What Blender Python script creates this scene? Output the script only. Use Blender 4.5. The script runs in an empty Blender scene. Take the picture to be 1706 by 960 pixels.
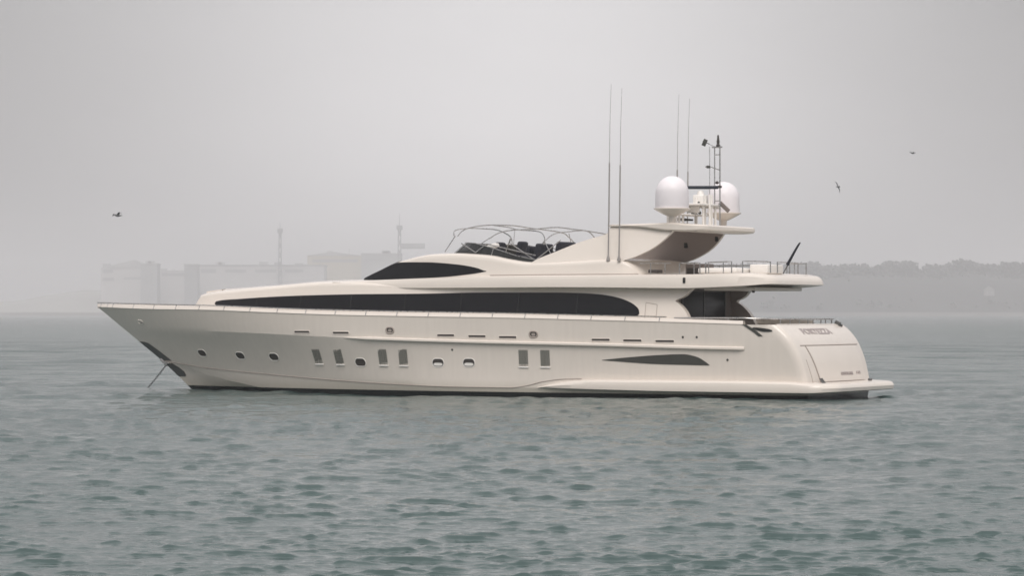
import bpy, bmesh, math, random
import numpy as np
from mathutils import Vector, Matrix
from mathutils.bvhtree import BVHTree
random.seed(7); rng = np.random.default_rng(11)
R = math.radians
scene = bpy.context.scene
COL = scene.collection

# ------------------------------------------------------------------ camera
CAM_H = 3.05
cam_d = bpy.data.cameras.new("camera"); cam = bpy.data.objects.new("camera", cam_d); COL.objects.link(cam)
cam.location = (0, 0, CAM_H); cam.rotation_euler = (R(90) + math.atan(43 / 5000.0), 0, 0)
cam_d.sensor_width = 36; cam_d.lens = 36 * 5000 / 1706.0
cam_d.clip_start = 0.5; cam_d.clip_end = 30000
scene.camera = cam

# ------------------------------------------------------------------ sky, sun, exposure
SUN_EL, SUN_AZ = R(50), R(180)          # azimuth clockwise from +Y: sun behind thin cloud, behind the camera and to its right
w = bpy.data.worlds.new("World"); scene.world = w; w.use_nodes = True
nt = w.node_tree; nt.nodes.clear()
def N(tree, typ, **kw):
    n = tree.nodes.new(typ)
    for k, v in kw.items(): setattr(n, k, v)
    return n
def math_node(tree, op, a, b=None, c=None):
    n = N(tree, "ShaderNodeMath", operation=op)
    for i, v in enumerate((a, b, c)):
        if v is None: continue
        if isinstance(v, (int, float)): n.inputs[i].default_value = v
        else: tree.links.new(v, n.inputs[i])
    return n.outputs[0]
sky = N(nt, "ShaderNodeTexSky", sky_type='NISHITA', sun_disc=False)
sky.sun_elevation = SUN_EL; sky.sun_rotation = SUN_AZ; sky.air_density = 1.5; sky.dust_density = 5.0; sky.ozone_density = 1.0
geo = N(nt, "ShaderNodeTexCoord")
sep = N(nt, "ShaderNodeSeparateXYZ"); nt.links.new(geo.outputs["Generated"], sep.inputs[0])
el = math_node(nt, 'MAXIMUM', sep.outputs[2], 0.0)
# overcast layer: brighter towards the zenith, a thin bright stretch low ahead, soft uneven cloud
up_ = N(nt, "ShaderNodeMapRange", interpolation_type='SMOOTHSTEP'); up_.inputs["From Min"].default_value = 0.09; up_.inputs["From Max"].default_value = 0.45
up_.inputs["To Min"].default_value = 3.3; up_.inputs["To Max"].default_value = 8.0; nt.links.new(el, up_.inputs["Value"])
base = math_node(nt, 'MULTIPLY_ADD', el, 2.0, up_.outputs[0])
ahead = N(nt, "ShaderNodeVectorMath", operation='DISTANCE'); nt.links.new(geo.outputs["Generated"], ahead.inputs[0]); ahead.inputs[1].default_value = (0.0, 1.0, 0.05)
lob = math_node(nt, 'POWER', 2.718, math_node(nt, 'MULTIPLY', math_node(nt, 'POWER', ahead.outputs["Value"], 2.0), -58.0))
base = math_node(nt, 'MULTIPLY_ADD', lob, 6.3, base)
tosun = N(nt, "ShaderNodeVectorMath", operation='DISTANCE'); nt.links.new(geo.outputs["Generated"], tosun.inputs[0])
tosun.inputs[1].default_value = (math.sin(SUN_AZ) * math.cos(SUN_EL), math.cos(SUN_AZ) * math.cos(SUN_EL), math.sin(SUN_EL))
lob2 = math_node(nt, 'POWER', 2.718, math_node(nt, 'MULTIPLY', math_node(nt, 'POWER', tosun.outputs["Value"], 2.0), -2.2))
base = math_node(nt, 'MULTIPLY_ADD', lob2, 5.0, base)
noi = N(nt, "ShaderNodeTexNoise"); noi.inputs["Scale"].default_value = 5.0; noi.inputs["Detail"].default_value = 5.0; noi.inputs["Roughness"].default_value = 0.5
mp = N(nt, "ShaderNodeMapping"); mp.inputs["Scale"].default_value = (1, 1, 3.0); nt.links.new(geo.outputs["Generated"], mp.inputs[0]); nt.links.new(mp.outputs[0], noi.inputs["Vector"])
cl = math_node(nt, 'MULTIPLY_ADD', noi.outputs["Fac"], 0.22, 0.89)
base = math_node(nt, 'MULTIPLY', base, cl)
comb = N(nt, "ShaderNodeVectorMath", operation='SCALE'); comb.inputs[0].default_value = (1.0, 0.972, 0.985)
nt.links.new(base, comb.inputs["Scale"])
mix = N(nt, "ShaderNodeMix", data_type='RGBA'); mix.inputs["Factor"].default_value = 0.92
nt.links.new(sky.outputs[0], mix.inputs["A"]); nt.links.new(comb.outputs[0], mix.inputs["B"])
bg = N(nt, "ShaderNodeBackground"); bg.inputs["Strength"].default_value = 0.1
nt.links.new(mix.outputs["Result"], bg.inputs["Color"])
wo = N(nt, "ShaderNodeOutputWorld"); nt.links.new(bg.outputs[0], wo.inputs["Surface"])

sun_d = bpy.data.lights.new("sun", 'SUN'); sun = bpy.data.objects.new("sun", sun_d); COL.objects.link(sun)
sun_d.energy = 1.5; sun_d.angle = R(30); sun_d.color = (1.0, 0.94, 0.88)
sd = Vector((math.sin(SUN_AZ) * math.cos(SUN_EL), math.cos(SUN_AZ) * math.cos(SUN_EL), math.sin(SUN_EL)))
sun.rotation_euler = sd.to_track_quat('Z', 'Y').to_euler(); sun.location = (60, -40, 80)

scene.view_settings.view_transform = 'Standard'; scene.view_settings.look = 'None'
scene.view_settings.exposure = 0.0; scene.view_settings.gamma = 1.0; scene.view_settings.use_curve_mapping = False
scene.cycles.use_denoising = True
scene.cycles.max_bounces = 6; scene.cycles.volume_bounces = 1
scene.cycles.filter_width = 1.6
scene.cycles.use_adaptive_sampling = True; scene.cycles.adaptive_threshold = 0.01

# ------------------------------------------------------------------ materials
def mat(name, col, rough=0.5, metal=0.0, var=0.0, scale=3.0, coat=0.0, ior=1.45, spec=0.5):
    m = bpy.data.materials.new(name); m.use_nodes = True
    t = m.node_tree; b = t.nodes["Principled BSDF"]
    b.inputs["Base Color"].default_value = (*col, 1); b.inputs["Roughness"].default_value = rough
    b.inputs["Metallic"].default_value = metal; b.inputs["IOR"].default_value = ior
    b.inputs["Coat Weight"].default_value = coat; b.inputs["Specular IOR Level"].default_value = spec
    if var:
        tc = N(t, "ShaderNodeTexCoord"); n = N(t, "ShaderNodeTexNoise"); n.inputs["Scale"].default_value = scale; n.inputs["Detail"].default_value = 5
        t.links.new(tc.outputs["Object"], n.inputs["Vector"])
        rmp = N(t, "ShaderNodeMapRange"); rmp.inputs["To Min"].default_value = 1 - var; rmp.inputs["To Max"].default_value = 1 + var
        t.links.new(n.outputs["Fac"], rmp.inputs["Value"])
        v = N(t, "ShaderNodeVectorMath", operation='SCALE'); v.inputs[0].default_value = col
        t.links.new(rmp.outputs[0], v.inputs["Scale"]); t.links.new(v.outputs[0], b.inputs["Base Color"])
        r2 = N(t, "ShaderNodeMapRange"); r2.inputs["To Min"].default_value = max(0.02, rough * (1 - 2 * var)); r2.inputs["To Max"].default_value = min(1, rough * (1 + 2 * var))
        t.links.new(n.outputs["Fac"], r2.inputs["Value"]); t.links.new(r2.outputs[0], b.inputs["Roughness"])
    return m
CREAM = (0.735, 0.675, 0.612)
M = dict(
    gel=mat("gelcoat", CREAM, 0.2, var=0.05, scale=0.6),
    white=mat("white_paint", (0.82, 0.79, 0.75), 0.35, var=0.04),
    dome=mat("dome_white", (0.84, 0.80, 0.82), 0.4, var=0.03),
    glass=mat("tinted_glass", (0.004, 0.004, 0.006), 0.06, var=0.1, scale=0.4, ior=1.3),
    doorglass=mat("dark_door_glass", (0.010, 0.010, 0.012), 0.3, var=0.1, ior=1.25),
    smoke=mat("smoked_glass", (0.018, 0.019, 0.019), 0.12, var=0.1),
    steel=mat("stainless_steel", (0.45, 0.44, 0.43), 0.28, metal=1.0, var=0.1, scale=8),
    dsteel=mat("worn_steel", (0.13, 0.13, 0.13), 0.45, metal=0.5, var=0.25, scale=5),
    black=mat("black_rubber", (0.02, 0.02, 0.02), 0.5, var=0.1),
    navy=mat("navy_canvas", (0.012, 0.013, 0.022), 0.85, var=0.3, scale=6),
    louvre=mat("louvre_grey", (0.24, 0.235, 0.21), 0.5, var=0.1, scale=9),
    vent=mat("vent_grey", (0.058, 0.058, 0.052), 0.5, var=0.12, scale=9),
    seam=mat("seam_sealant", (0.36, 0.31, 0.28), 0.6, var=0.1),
    whip=mat("whip_grey", (0.30, 0.28, 0.27), 0.5, var=0.1),
    slot=mat("slot_brown", (0.055, 0.047, 0.043), 0.5, var=0.1),
    letter=mat("lettering", (0.36, 0.31, 0.30), 0.5, var=0.1),
    radar=mat("radar_blue", (0.016, 0.022, 0.034), 0.4, var=0.1),
    bulk=mat("bulkhead_brown", (0.20, 0.17, 0.155), 0.5, var=0.1),
    taupe=mat("taupe_lining", (0.27, 0.232, 0.215), 0.5, var=0.08, scale=1.5),  # darker brown on the inboard faces of arch fins and saloon walls
)
# hull paint: cream topsides over a black boot stripe (a painted line, straight along the waterline)
def hull_mat():
    m = bpy.data.materials.new("hull_paint"); m.use_nodes = True; t = m.node_tree; b = t.nodes["Principled BSDF"]
    tc = N(t, "ShaderNodeTexCoord"); s = N(t, "ShaderNodeSeparateXYZ"); t.links.new(tc.outputs["Object"], s.inputs[0])
    n = N(t, "ShaderNodeTexNoise"); n.inputs["Scale"].default_value = 0.5; n.inputs["Detail"].default_value = 6
    t.links.new(tc.outputs["Object"], n.inputs["Vector"])
    # faint vertical run-off staining
    mp = N(t, "ShaderNodeMapping"); mp.inputs["Scale"].default_value = (5.0, 5.0, 0.25); t.links.new(tc.outputs["Object"], mp.inputs[0])
    n2 = N(t, "ShaderNodeTexNoise"); n2.inputs["Scale"].default_value = 1.2; n2.inputs["Detail"].default_value = 4; t.links.new(mp.outputs[0], n2.inputs["Vector"])
    f = math_node(t, 'MULTIPLY_ADD', n.outputs["Fac"], 0.09, 0.93)
    f = math_node(t, 'MULTIPLY', f, math_node(t, 'MULTIPLY_ADD', n2.outputs["Fac"], 0.10, 0.94))
    v = N(t, "ShaderNodeVectorMath", operation='SCALE'); v.inputs[0].default_value = CREAM; t.links.new(f, v.inputs["Scale"])
    # scum line: brownish-green growth just over the boot stripe, uneven along its length
    sc_ = N(t, "ShaderNodeMapRange"); sc_.inputs["From Min"].default_value = 0.62; sc_.inputs["From Max"].default_value = 0.17; sc_.inputs["To Max"].default_value = 0.55
    t.links.new(math_node(t, 'MULTIPLY_ADD', n2.outputs["Fac"], -0.25, math_node(t, 'ADD', s.outputs[2], 0.12)), sc_.inputs["Value"])
    sm_ = N(t, "ShaderNodeMix", data_type='RGBA'); t.links.new(sc_.outputs[0], sm_.inputs["Factor"]); t.links.new(v.outputs[0], sm_.inputs["A"]); sm_.inputs["B"].default_value = (0.40, 0.37, 0.29, 1)
    mr = N(t, "ShaderNodeMapRange"); mr.inputs["From Min"].default_value = 0.175; mr.inputs["From Max"].default_value = 0.195
    t.links.new(s.outputs[2], mr.inputs["Value"])
    mx = N(t, "ShaderNodeMix", data_type='RGBA'); mx.inputs["A"].default_value = (0.012, 0.013, 0.014, 1)
    t.links.new(mr.outputs[0], mx.inputs["Factor"]); t.links.new(sm_.outputs["Result"], mx.inputs["B"])
    t.links.new(mx.outputs["Result"], b.inputs["Base Color"])
    b.inputs["Roughness"].default_value = 0.18
    return m
M['hull'] = hull_mat()

# ------------------------------------------------------------------ helpers
def pc(pts):
    """smooth monotone curve through (x, y) points"""
    x = np.array([p[0] for p in pts], float); y = np.array([p[1] for p in pts], float)
    h = np.diff(x); d = np.diff(y) / h; m = np.zeros_like(x)
    m[0] = d[0]; m[-1] = d[-1]
    for i in range(1, len(x) - 1):
        m[i] = 0 if d[i - 1] * d[i] <= 0 else 3 * (h[i - 1] + h[i]) / ((2 * h[i] + h[i - 1]) / d[i - 1] + (h[i] + 2 * h[i - 1]) / d[i])
    def f(v):
        v = min(max(v, x[0]), x[-1]); i = int(min(max(np.searchsorted(x, v) - 1, 0), len(h) - 1))
        t = (v - x[i]) / h[i]
        return float((1 + 2 * t) * (1 - t) ** 2 * y[i] + t * (1 - t) ** 2 * h[i] * m[i] + t * t * (3 - 2 * t) * y[i + 1] + t * t * (t - 1) * h[i] * m[i + 1])
    return f
def clamp(v, a=0.0, b=1.0): return min(max(v, a), b)
MID = 17.0
def V(s, t, z): return Vector((s - MID, -t, z))         # s metres aft of the bow, t metres to port, z above the water
def link(name, bm, materials, parent=None, ang=35, recalc=True):
    if recalc: bmesh.ops.recalc_face_normals(bm, faces=bm.faces)
    me = bpy.data.meshes.new(name); bm.to_mesh(me); bm.free()
    for m in (materials if isinstance(materials, (list, tuple)) else [materials]): me.materials.append(m)
    me.polygons.foreach_set("use_smooth", [True] * len(me.polygons))
    me.set_sharp_from_angle(angle=R(ang))
    o = bpy.data.objects.new(name, me); COL.objects.link(o)
    if parent: o.parent = parent
    return o
def add_grid(bm, rows, mi=0, close=False):
    vs = [[bm.verts.new(p) for p in r] for r in rows]
    n = len(vs)
    for i in range(n if close else n - 1):
        a, b = vs[i], vs[(i + 1) % n]
        for j in range(len(a) - 1):
            q = [a[j], a[j + 1], b[j + 1], b[j]]
            if len({tuple(round(c, 5) for c in v.co) for v in q}) < 3: continue
            f = bm.faces.new(q); f.material_index = mi
    return vs
def finish(bm, d=1e-4):
    bmesh.ops.remove_doubles(bm, verts=bm.verts, dist=d)
    bmesh.ops.dissolve_degenerate(bm, edges=bm.edges, dist=1e-5)
def mirror_rows(rows):
    """rows of V points running from the port edge to the centre line -> through to starboard"""
    return [r + [Vector((p.x, -p.y, p.z)) for p in reversed(r[:-1])] for r in rows]
def add_tube(bm, pts, r, n=8, mi=0, r2=None):
    pts = [Vector(p) for p in pts]; rings = []; up = None
    for i, p in enumerate(pts):
        d = (pts[min(i + 1, len(pts) - 1)] - pts[max(i - 1, 0)]).normalized()
        if up is None or abs(up.dot(d)) > 0.95: up = Vector((0, 0, 1)) if abs(d.z) < 0.9 else Vector((1, 0, 0))
        a = (up - d * up.dot(d)).normalized(); up = a; b = d.cross(a)
        rr = r if r2 is None else r + (r2 - r) * i / (len(pts) - 1)
        rings.append([bm.verts.new(p + (a * math.cos(k * 2 * math.pi / n) + b * math.sin(k * 2 * math.pi / n)) * rr) for k in range(n)])
    for i in range(len(rings) - 1):
        for k in range(n):
            f = bm.faces.new([rings[i][k], rings[i][(k + 1) % n], rings[i + 1][(k + 1) % n], rings[i + 1][k]]); f.material_index = mi
    for rg in (rings[0], rings[-1]):
        f = bm.faces.new(rg); f.material_index = mi
def add_lathe(bm, prof, c, n=32, mi=0):
    rows = [[Vector((c[0] + r * math.cos(2 * math.pi * k / n), c[1] + r * math.sin(2 * math.pi * k / n), c[2] + z)) for k in range(n + 1)] for r, z in prof]
    add_grid(bm, rows, mi)
def add_box(bm, c, size, rot=None, bev=0.0, mi=0):
    mtx = Matrix.Translation(c) @ (rot.to_4x4() if rot else Matrix.Identity(4)) @ Matrix.Diagonal((*size, 1))
    b2 = bmesh.new(); bmesh.ops.create_cube(b2, size=1.0, matrix=mtx)
    if bev: bmesh.ops.bevel(b2, geom=b2.edges[:], offset=bev, segments=3, affect='EDGES', profile=0.5)
    me = bpy.data.meshes.new("tmp"); b2.to_mesh(me); b2.free()
    n0 = len(bm.faces); bm.from_mesh(me); bpy.data.meshes.remove(me)
    bm.faces.ensure_lookup_table()
    for f in bm.faces[n0:]: f.material_index = mi
def arc(p, q, bulge, n=12):
    p, q, bulge = Vector(p), Vector(q), Vector(bulge)
    return [p.lerp(q, k / n) + bulge * (4 * k / n * (1 - k / n)) for k in range(n + 1)]
def empty(name, loc, rz=0):
    o = bpy.data.objects.new(name, None); COL.objects.link(o); o.location = loc; o.rotation_euler = (0, 0, rz); o.empty_display_size = 0.5
    return o
def tag(o, label=None, cat=None, group=None, kind=None):
    if label: o['label'] = label
    if cat: o['category'] = cat
    if group: o['group'] = group
    if kind: o['kind'] = kind
    return o

# ------------------------------------------------------------------ the sea
def build_sea():
    fine = np.arange(-13.5, 13.5001, 0.034)
    mid_l = np.arange(-40, -13.5, 0.35); mid_r = np.arange(13.85, 40.1, 0.35)
    rest = np.arange(45, 316, 5.0)
    ang = np.radians(np.concatenate([mid_l, fine, mid_r, rest]))
    hf = CAM_H * 3000.0
    near = np.array([0.5, 4, 8, 12, 16, 19, 22, 24.0, 26, 28])
    inv = np.arange(1 / 29.0, 1 / 900.0, -1 / hf / 4.0); r1 = 1 / inv
    far = np.geomspace(905, 9200, 70)
    rad = np.concatenate([near, r1, far])
    dr = np.gradient(rad)
    A, Rr = np.meshgrid(ang, rad); X = Rr * np.sin(A); Y = Rr * np.cos(A); Z = np.zeros_like(X); DX = np.zeros_like(X); DY = np.zeros_like(X)
    fade_far = (1 / (1 + (rad / 700.0) ** 2))[:, None]
    # sparse gust patches: most of the water lies gently, small groups of wavelets stand steep
    P = np.ones_like(X)
    for _ in range(3):
        a1, a2 = rng.uniform(0.25, 0.9), rng.uniform(0.15, 0.55); p1, p2 = rng.uniform(0, 6.28, 2)
        P *= 0.5 + 0.5 * np.sin(a1 * X + 0.6 * np.sin(a2 * Y + p1) + p2) * np.sin(a2 * Y * 0.7 + 0.5 * np.sin(a1 * X * 0.8 + p2) + p1)
    P = 0.8 + 0.7 * P
    Zs = np.zeros_like(X); sg = 0.022
    lam = np.concatenate([np.exp(rng.uniform(np.log(0.17), np.log(0.80), 110)), np.exp(rng.uniform(np.log(0.80), np.log(2.1), 34)), np.exp(rng.uniform(np.log(3.2), np.log(12.0), 14))])
    for L in lam:
        th = rng.normal(0, 0.6 if L < 3.2 else 0.35) + R(188)                 # wind blowing towards the camera
        k = 2 * math.pi / L; ph = rng.uniform(0, 2 * math.pi)
        slope = (0.031 if L < 0.80 else 0.015 if L < 3.2 else 0.009) * rng.uniform(0.4, 1.5)
        a = slope / k
        att = np.clip((L / (2.0 * np.maximum(dr, 0.02)) - 1) / 1.0, 0, 1)[:, None] * fade_far
        if L > 0.50: att = att * (1 + 1.7 * np.clip((rad - 50) / 120, 0, 1))[:, None]     # choppier out in the open water
        c = k * (math.sin(th) * X + math.cos(th) * Y) + ph
        g = P if L < 3.2 else 1.0
        if L < 3.2: Zs += att * a * g * np.cos(c)
        else: Z += att * a * np.cos(c)
        DX -= att * a * g * math.sin(th) * np.sin(c) * 0.9; DY -= att * a * g * math.cos(th) * np.sin(c) * 0.9
    # wind chop: flat troughs, peaked crests leaning downwind towards the shore the camera stands on
    sg = float(Zs[rad < 120].std()); Zs = sg * 1.35 * (np.exp(np.clip(0.5 * Zs / sg, -3, 1.25)) - 1.13)
    Z += Zs; DY -= 0.45 * Zs
    X2 = X + DX; Y2 = Y + DY
    nr, na = X.shape
    co = np.stack([X2, Y2, Z], -1).reshape(-1, 3)
    idx = np.arange(nr * na).reshape(nr, na)
    nxt = np.roll(idx, -1, axis=1)
    q = np.stack([idx[:-1], idx[1:], nxt[1:], nxt[:-1]], -1).reshape(-1, 4)
    me = bpy.data.meshes.new("sea")
    me.vertices.add(len(co)); me.vertices.foreach_set("co", co.astype(np.float32).ravel())
    me.loops.add(q.size); me.loops.foreach_set("vertex_index", q.ravel().astype(np.int32))
    me.polygons.add(len(q)); me.polygons.foreach_set("loop_start", np.arange(0, q.size, 4, dtype=np.int32))
    me.update(calc_edges=True); me.validate()
    me.polygons.foreach_set("use_smooth", np.ones(len(q), bool))
    if me.polygons[0].normal.z < 0: me.flip_normals()
    o = bpy.data.objects.new("sea", me); COL.objects.link(o)
    m = bpy.data.materials.new("sea_water"); m.use_nodes = True; t = m.node_tree; b = t.nodes["Principled BSDF"]
    b.inputs["Roughness"].default_value = 0.10; b.inputs["IOR"].default_value = 1.333
    tc = N(t, "ShaderNodeTexCoord")
    n0 = N(t, "ShaderNodeTexNoise"); n0.inputs["Scale"].default_value = 0.035; n0.inputs["Detail"].default_value = 4
    t.links.new(tc.outputs["Object"], n0.inputs["Vector"])
    mx = N(t, "ShaderNodeMix", data_type='RGBA'); mx.inputs["A"].default_value = (0.050, 0.079, 0.077, 1); mx.inputs["B"].default_value = (0.066, 0.104, 0.100, 1)
    t.links.new(n0.outputs["Fac"], mx.inputs["Factor"]); t.links.new(mx.outputs["Result"], b.inputs["Base Color"])
    mp = N(t, "ShaderNodeMapping"); mp.inputs["Scale"].default_value = (0.75, 1.3, 1); mp.inputs["Rotation"].default_value = (0, 0, R(-15)); t.links.new(tc.outputs["Object"], mp.inputs[0])
    h = None
    for sc_, amp in ((0.055, 0.22), (0.22, 0.22), (0.9, 0.08), (2.6, 0.055), (7.5, 0.022)):
        n = N(t, "ShaderNodeTexNoise"); n.inputs["Scale"].default_value = sc_; n.inputs["Detail"].default_value = 3; n.inputs["Roughness"].default_value = 0.55
        t.links.new(mp.outputs[0], n.inputs["Vector"])
        v = math_node(t, 'MULTIPLY', n.outputs["Fac"], amp)
        h = v if h is None else math_node(t, 'ADD', h, v)
    ln = N(t, "ShaderNodeVectorMath", operation='LENGTH'); t.links.new(tc.outputs["Object"], ln.inputs[0])
    mr = N(t, "ShaderNodeMapRange"); mr.inputs["From Min"].default_value = 60; mr.inputs["From Max"].default_value = 330; mr.inputs["To Min"].default_value = 0.4; mr.inputs["To Max"].default_value = 5.0
    t.links.new(ln.outputs["Value"], mr.inputs["Value"]); h = math_node(t, 'MULTIPLY', h, mr.outputs[0])   # open water beyond the anchorage is choppier
    bp = N(t, "ShaderNodeBump"); bp.inputs["Strength"].default_value = 1.0; bp.inputs["Distance"].default_value = 1.0
    t.links.new(h, bp.inputs["Height"]); t.links.new(bp.outputs[0], b.inputs["Normal"])
    me.materials.append(m)
    return tag(o, "grey-green choppy sea with small dark ripples all round the yacht", "sea", kind="structure")
build_sea()

# ------------------------------------------------------------------ haze over the water
hz = bmesh.new(); bmesh.ops.create_cube(hz, size=1.0, matrix=Matrix.Translation((0, 0, 85)) @ Matrix.Diagonal((19000, 19000, 174, 1)))
haze = link("haze", hz, bpy.data.materials.new("haze_air")); hm = haze.data.materials[0]; hm.use_nodes = True; ht = hm.node_tree; ht.nodes.clear()
pv = N(ht, "ShaderNodeVolumePrincipled"); pv.inputs["Density"].default_value = 0.00028; pv.inputs["Color"].default_value = (0.985, 0.968, 0.978, 1); pv.inputs["Anisotropy"].default_value = 0.1
ho = N(ht, "ShaderNodeOutputMaterial"); ht.links.new(pv.outputs[0], ho.inputs["Volume"])
tag(haze, "pale grey sea haze hiding the far shore", "haze", kind="stuff")

# ------------------------------------------------------------------ the yacht
TH = R(27.5); BOW = Vector((-16.868, 122.231, 0))
yacht = empty("motor_yacht", BOW + Vector((math.cos(TH), -math.sin(TH), 0)) * MID, -TH)
tag(yacht, "long cream motor yacht at anchor with black window band and two white radomes", "yacht")

def B(s):
    u = clamp(s / 15.0); b = 3.5 * (1 - (1 - u) ** 2.3)
    return b - (0.2 * ((s - 24) / 7) ** 1.5 if s > 24 else 0)
z_sheer = pc([(0, 3.32), (3.7, 3.23), (7.06, 3.19), (10.6, 3.08), (13.4, 3.0), (17, 2.94), (20.8, 2.89), (24.4, 2.81), (27.45, 2.74), (29.96, 2.67), (32, 2.63)])
z_knk = pc([(1.3, 2.43), (5.3, 2.39), (8.6, 2.33), (11, 2.25), (13.75, 2.15), (19.4, 2.01), (24.3, 1.93), (29, 1.83), (32, 1.80)])
z_spr = pc([(3.1, 1.2), (3.6, 1.14), (5.96, 0.91), (9.66, 0.69), (12.56, 0.54), (15.5, 0.42), (18.4, 0.36), (32, 0.34)])
z_chn = pc([(3.55, 0.86), (4.5, 0.80), (5.6, 0.62), (7.7, 0.33), (9.06, 0.15), (12, -0.08), (32, -0.2)])
s_side = pc([(-1.3, 31.65), (0.6, 31.72), (1.33, 31.55), (1.96, 31.2), (2.36, 30.7), (2.67, 30.2)])   # aft end of the topsides
s_cent = pc([(-1.3, 32.1), (0.48, 32.36), (1.14, 32.24), (2.02, 31.88), (2.4, 31.58), (2.67, 31.25)])   # transom on the centre line
def fall(bm_, s0, L, p): return lambda s: bm_ * (1 - (1 - clamp((s - s0) / L)) ** p)
def trim_aft(f): return lambda s: f(s) - (0.17 * ((s - 24) / 7) ** 1.5 if s > 24 else 0)
LINES = [  # start on the stem, height, half-breadth
    (0.0, z_sheer, B), (1.3, z_knk, trim_aft(fall(3.45, 1.3, 13.8, 2.15))), (3.1, z_spr, trim_aft(fall(3.36, 3.1, 16.5, 1.8))),
    (3.55, z_chn, trim_aft(fall(3.22, 3.55, 16.5, 1.75))), (4.6, pc([(4.6, 0.0), (6.0, -0.7), (9, -1.15), (32, -1.25)]), lambda s: 0.0)]
def transom_s(t, z, be=3.28):
    c = s_cent(z); e = s_side(z); a = abs(t); te = be - 0.32
    if a <= te: return c - 0.12 * (a / te) ** 2
    q = clamp((a - te) / 0.32); return e + (c - 0.12 - e) * max(0, 1 - q ** 3) ** (1 / 3)
def build_hull():
    NU, rows = 70, []
    def side(j, u):
        s0, zf, bf = LINES[j]; se = s_side(zf(31.0)); s = s0 + (se - s0) * (u ** 1.25)
        return s, bf(s), zf(s)
    sub = [6, 8, 4, 6]
    for j in range(4):
        for k in range(sub[j] + (1 if j == 3 else 0)):
            v = k / sub[j]; row = []
            for i in range(NU + 1):
                a, b = side(j, i / NU), side(j + 1, i / NU)
                t = a[1] + (b[1] - a[1]) * v; z = a[2] + (b[2] - a[2]) * v
                if j < 2: t -= 0.035 * a[1] * math.sin(math.pi * v) * (1 - i / NU) if j == 1 else 0   # a little hollow flare
                row.append((a[0] + (b[0] - a[0]) * v, t, z))
            # aft end follows the curved transom profile
            sl, tl, zl = row[-1]; ds = s_side(zl) - sl
            row = [(s + ds * clamp((i / NU - 0.85) / 0.15), t, z) for i, (s, t, z) in enumerate(row)]
            e = row[-1]
            for q in range(1, 13):
                ph = q / 12 * math.pi / 2
                row.append((s_side(zl) + (s_cent(zl) - 0.12 - s_side(zl)) * math.sin(ph) ** (2 / 3), max(e[1] - 0.32 * (1 - max(math.cos(ph), 0) ** (2 / 3)), 0), zl))
            te = row[-1][1]
            for q in range(1, 9):
                tt = te * (1 - q / 8); row.append((s_cent(zl) - 0.12 * (tt / max(te, .01)) ** 2, tt, zl))
            rows.append([V(*p) for p in row])
    bm = bmesh.new(); add_grid(bm, mirror_rows(rows)); finish(bm)
    o = link("hull", bm, M['hull'], yacht, ang=14)
    return o
hull = build_hull()
bvh_bm = bmesh.new(); bvh_bm.from_mesh(hull.data); BV = BVHTree.FromBMesh(bvh_bm); bvh_bm.free()
def on_hull(s, z):
    """point and outward normal on the port topsides"""
    p, n, i, d = BV.ray_cast(Vector((s - MID, -12, z)), Vector((0, 1, 0)))
    if p is None: p, n = V(s, B(s), z), Vector((0, -1, 0))
    if n.y > 0: n = -n
    return p, n
def frame_at(s, z):
    p, n = on_hull(s, z); x = (on_hull(s + 0.2, z)[0] - on_hull(s - 0.2, z)[0]).normalized(); up = n.cross(x)
    if up.z < 0: up = -up
    x = up.cross(n); m = Matrix((( x.x, up.x, n.x, p.x), (x.y, up.y, n.y, p.y), (x.z, up.z, n.z, p.z), (0, 0, 0, 1)))
    return m
def place(mesh, name, s, z, parent, shear=0.0, materials=None):
    o = bpy.data.objects.new(name, mesh); COL.objects.link(o); o.parent = parent; o.matrix_local = frame_at(s, z); return o
def mesh_of(name, bm, materials, ang=35):
    o = link(name, bm, materials, None, ang); me = o.data; bpy.data.objects.remove(o); return me
def rrect(w_, h_, r, n=6, k=1.0):
    pts = []
    for cx, cy, a0 in ((w_ / 2 - r, h_ / 2 - r, 0), (-w_ / 2 + r, h_ / 2 - r, 90), (-w_ / 2 + r, -h_ / 2 + r, 180), (w_ / 2 - r, -h_ / 2 + r, 270)):
        for i in range(n + 1):
            a = R(a0 + 90 * i / n); pts.append((cx + r * math.cos(a) * k, cy + r * math.sin(a) * k))
    return pts
def add_panel(bm, pts, z, mi=0):
    f = bm.faces.new([bm.verts.new((x, y, z)) for x, y in pts]); f.material_index = mi
def add_rim(bm, pts, r, z, mi=1):
    ring = [Vector((x, y, z)) for x, y in pts]; ring.append(ring[0]); n = len(ring)
    # closed rounded rim
    rows = []
    for i in range(n):
        p = ring[i]; d = (ring[(i + 1) % (n - 1)] - ring[(i - 1) % (n - 1)]).normalized(); s_ = d.cross(Vector((0, 0, 1)))
        rows.append([p + s_ * r * math.cos(a * math.pi / 4) + Vector((0, 0, 1)) * r * math.sin(a * math.pi / 4) for a in range(9)])
    add_grid(bm, rows, mi)

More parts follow.
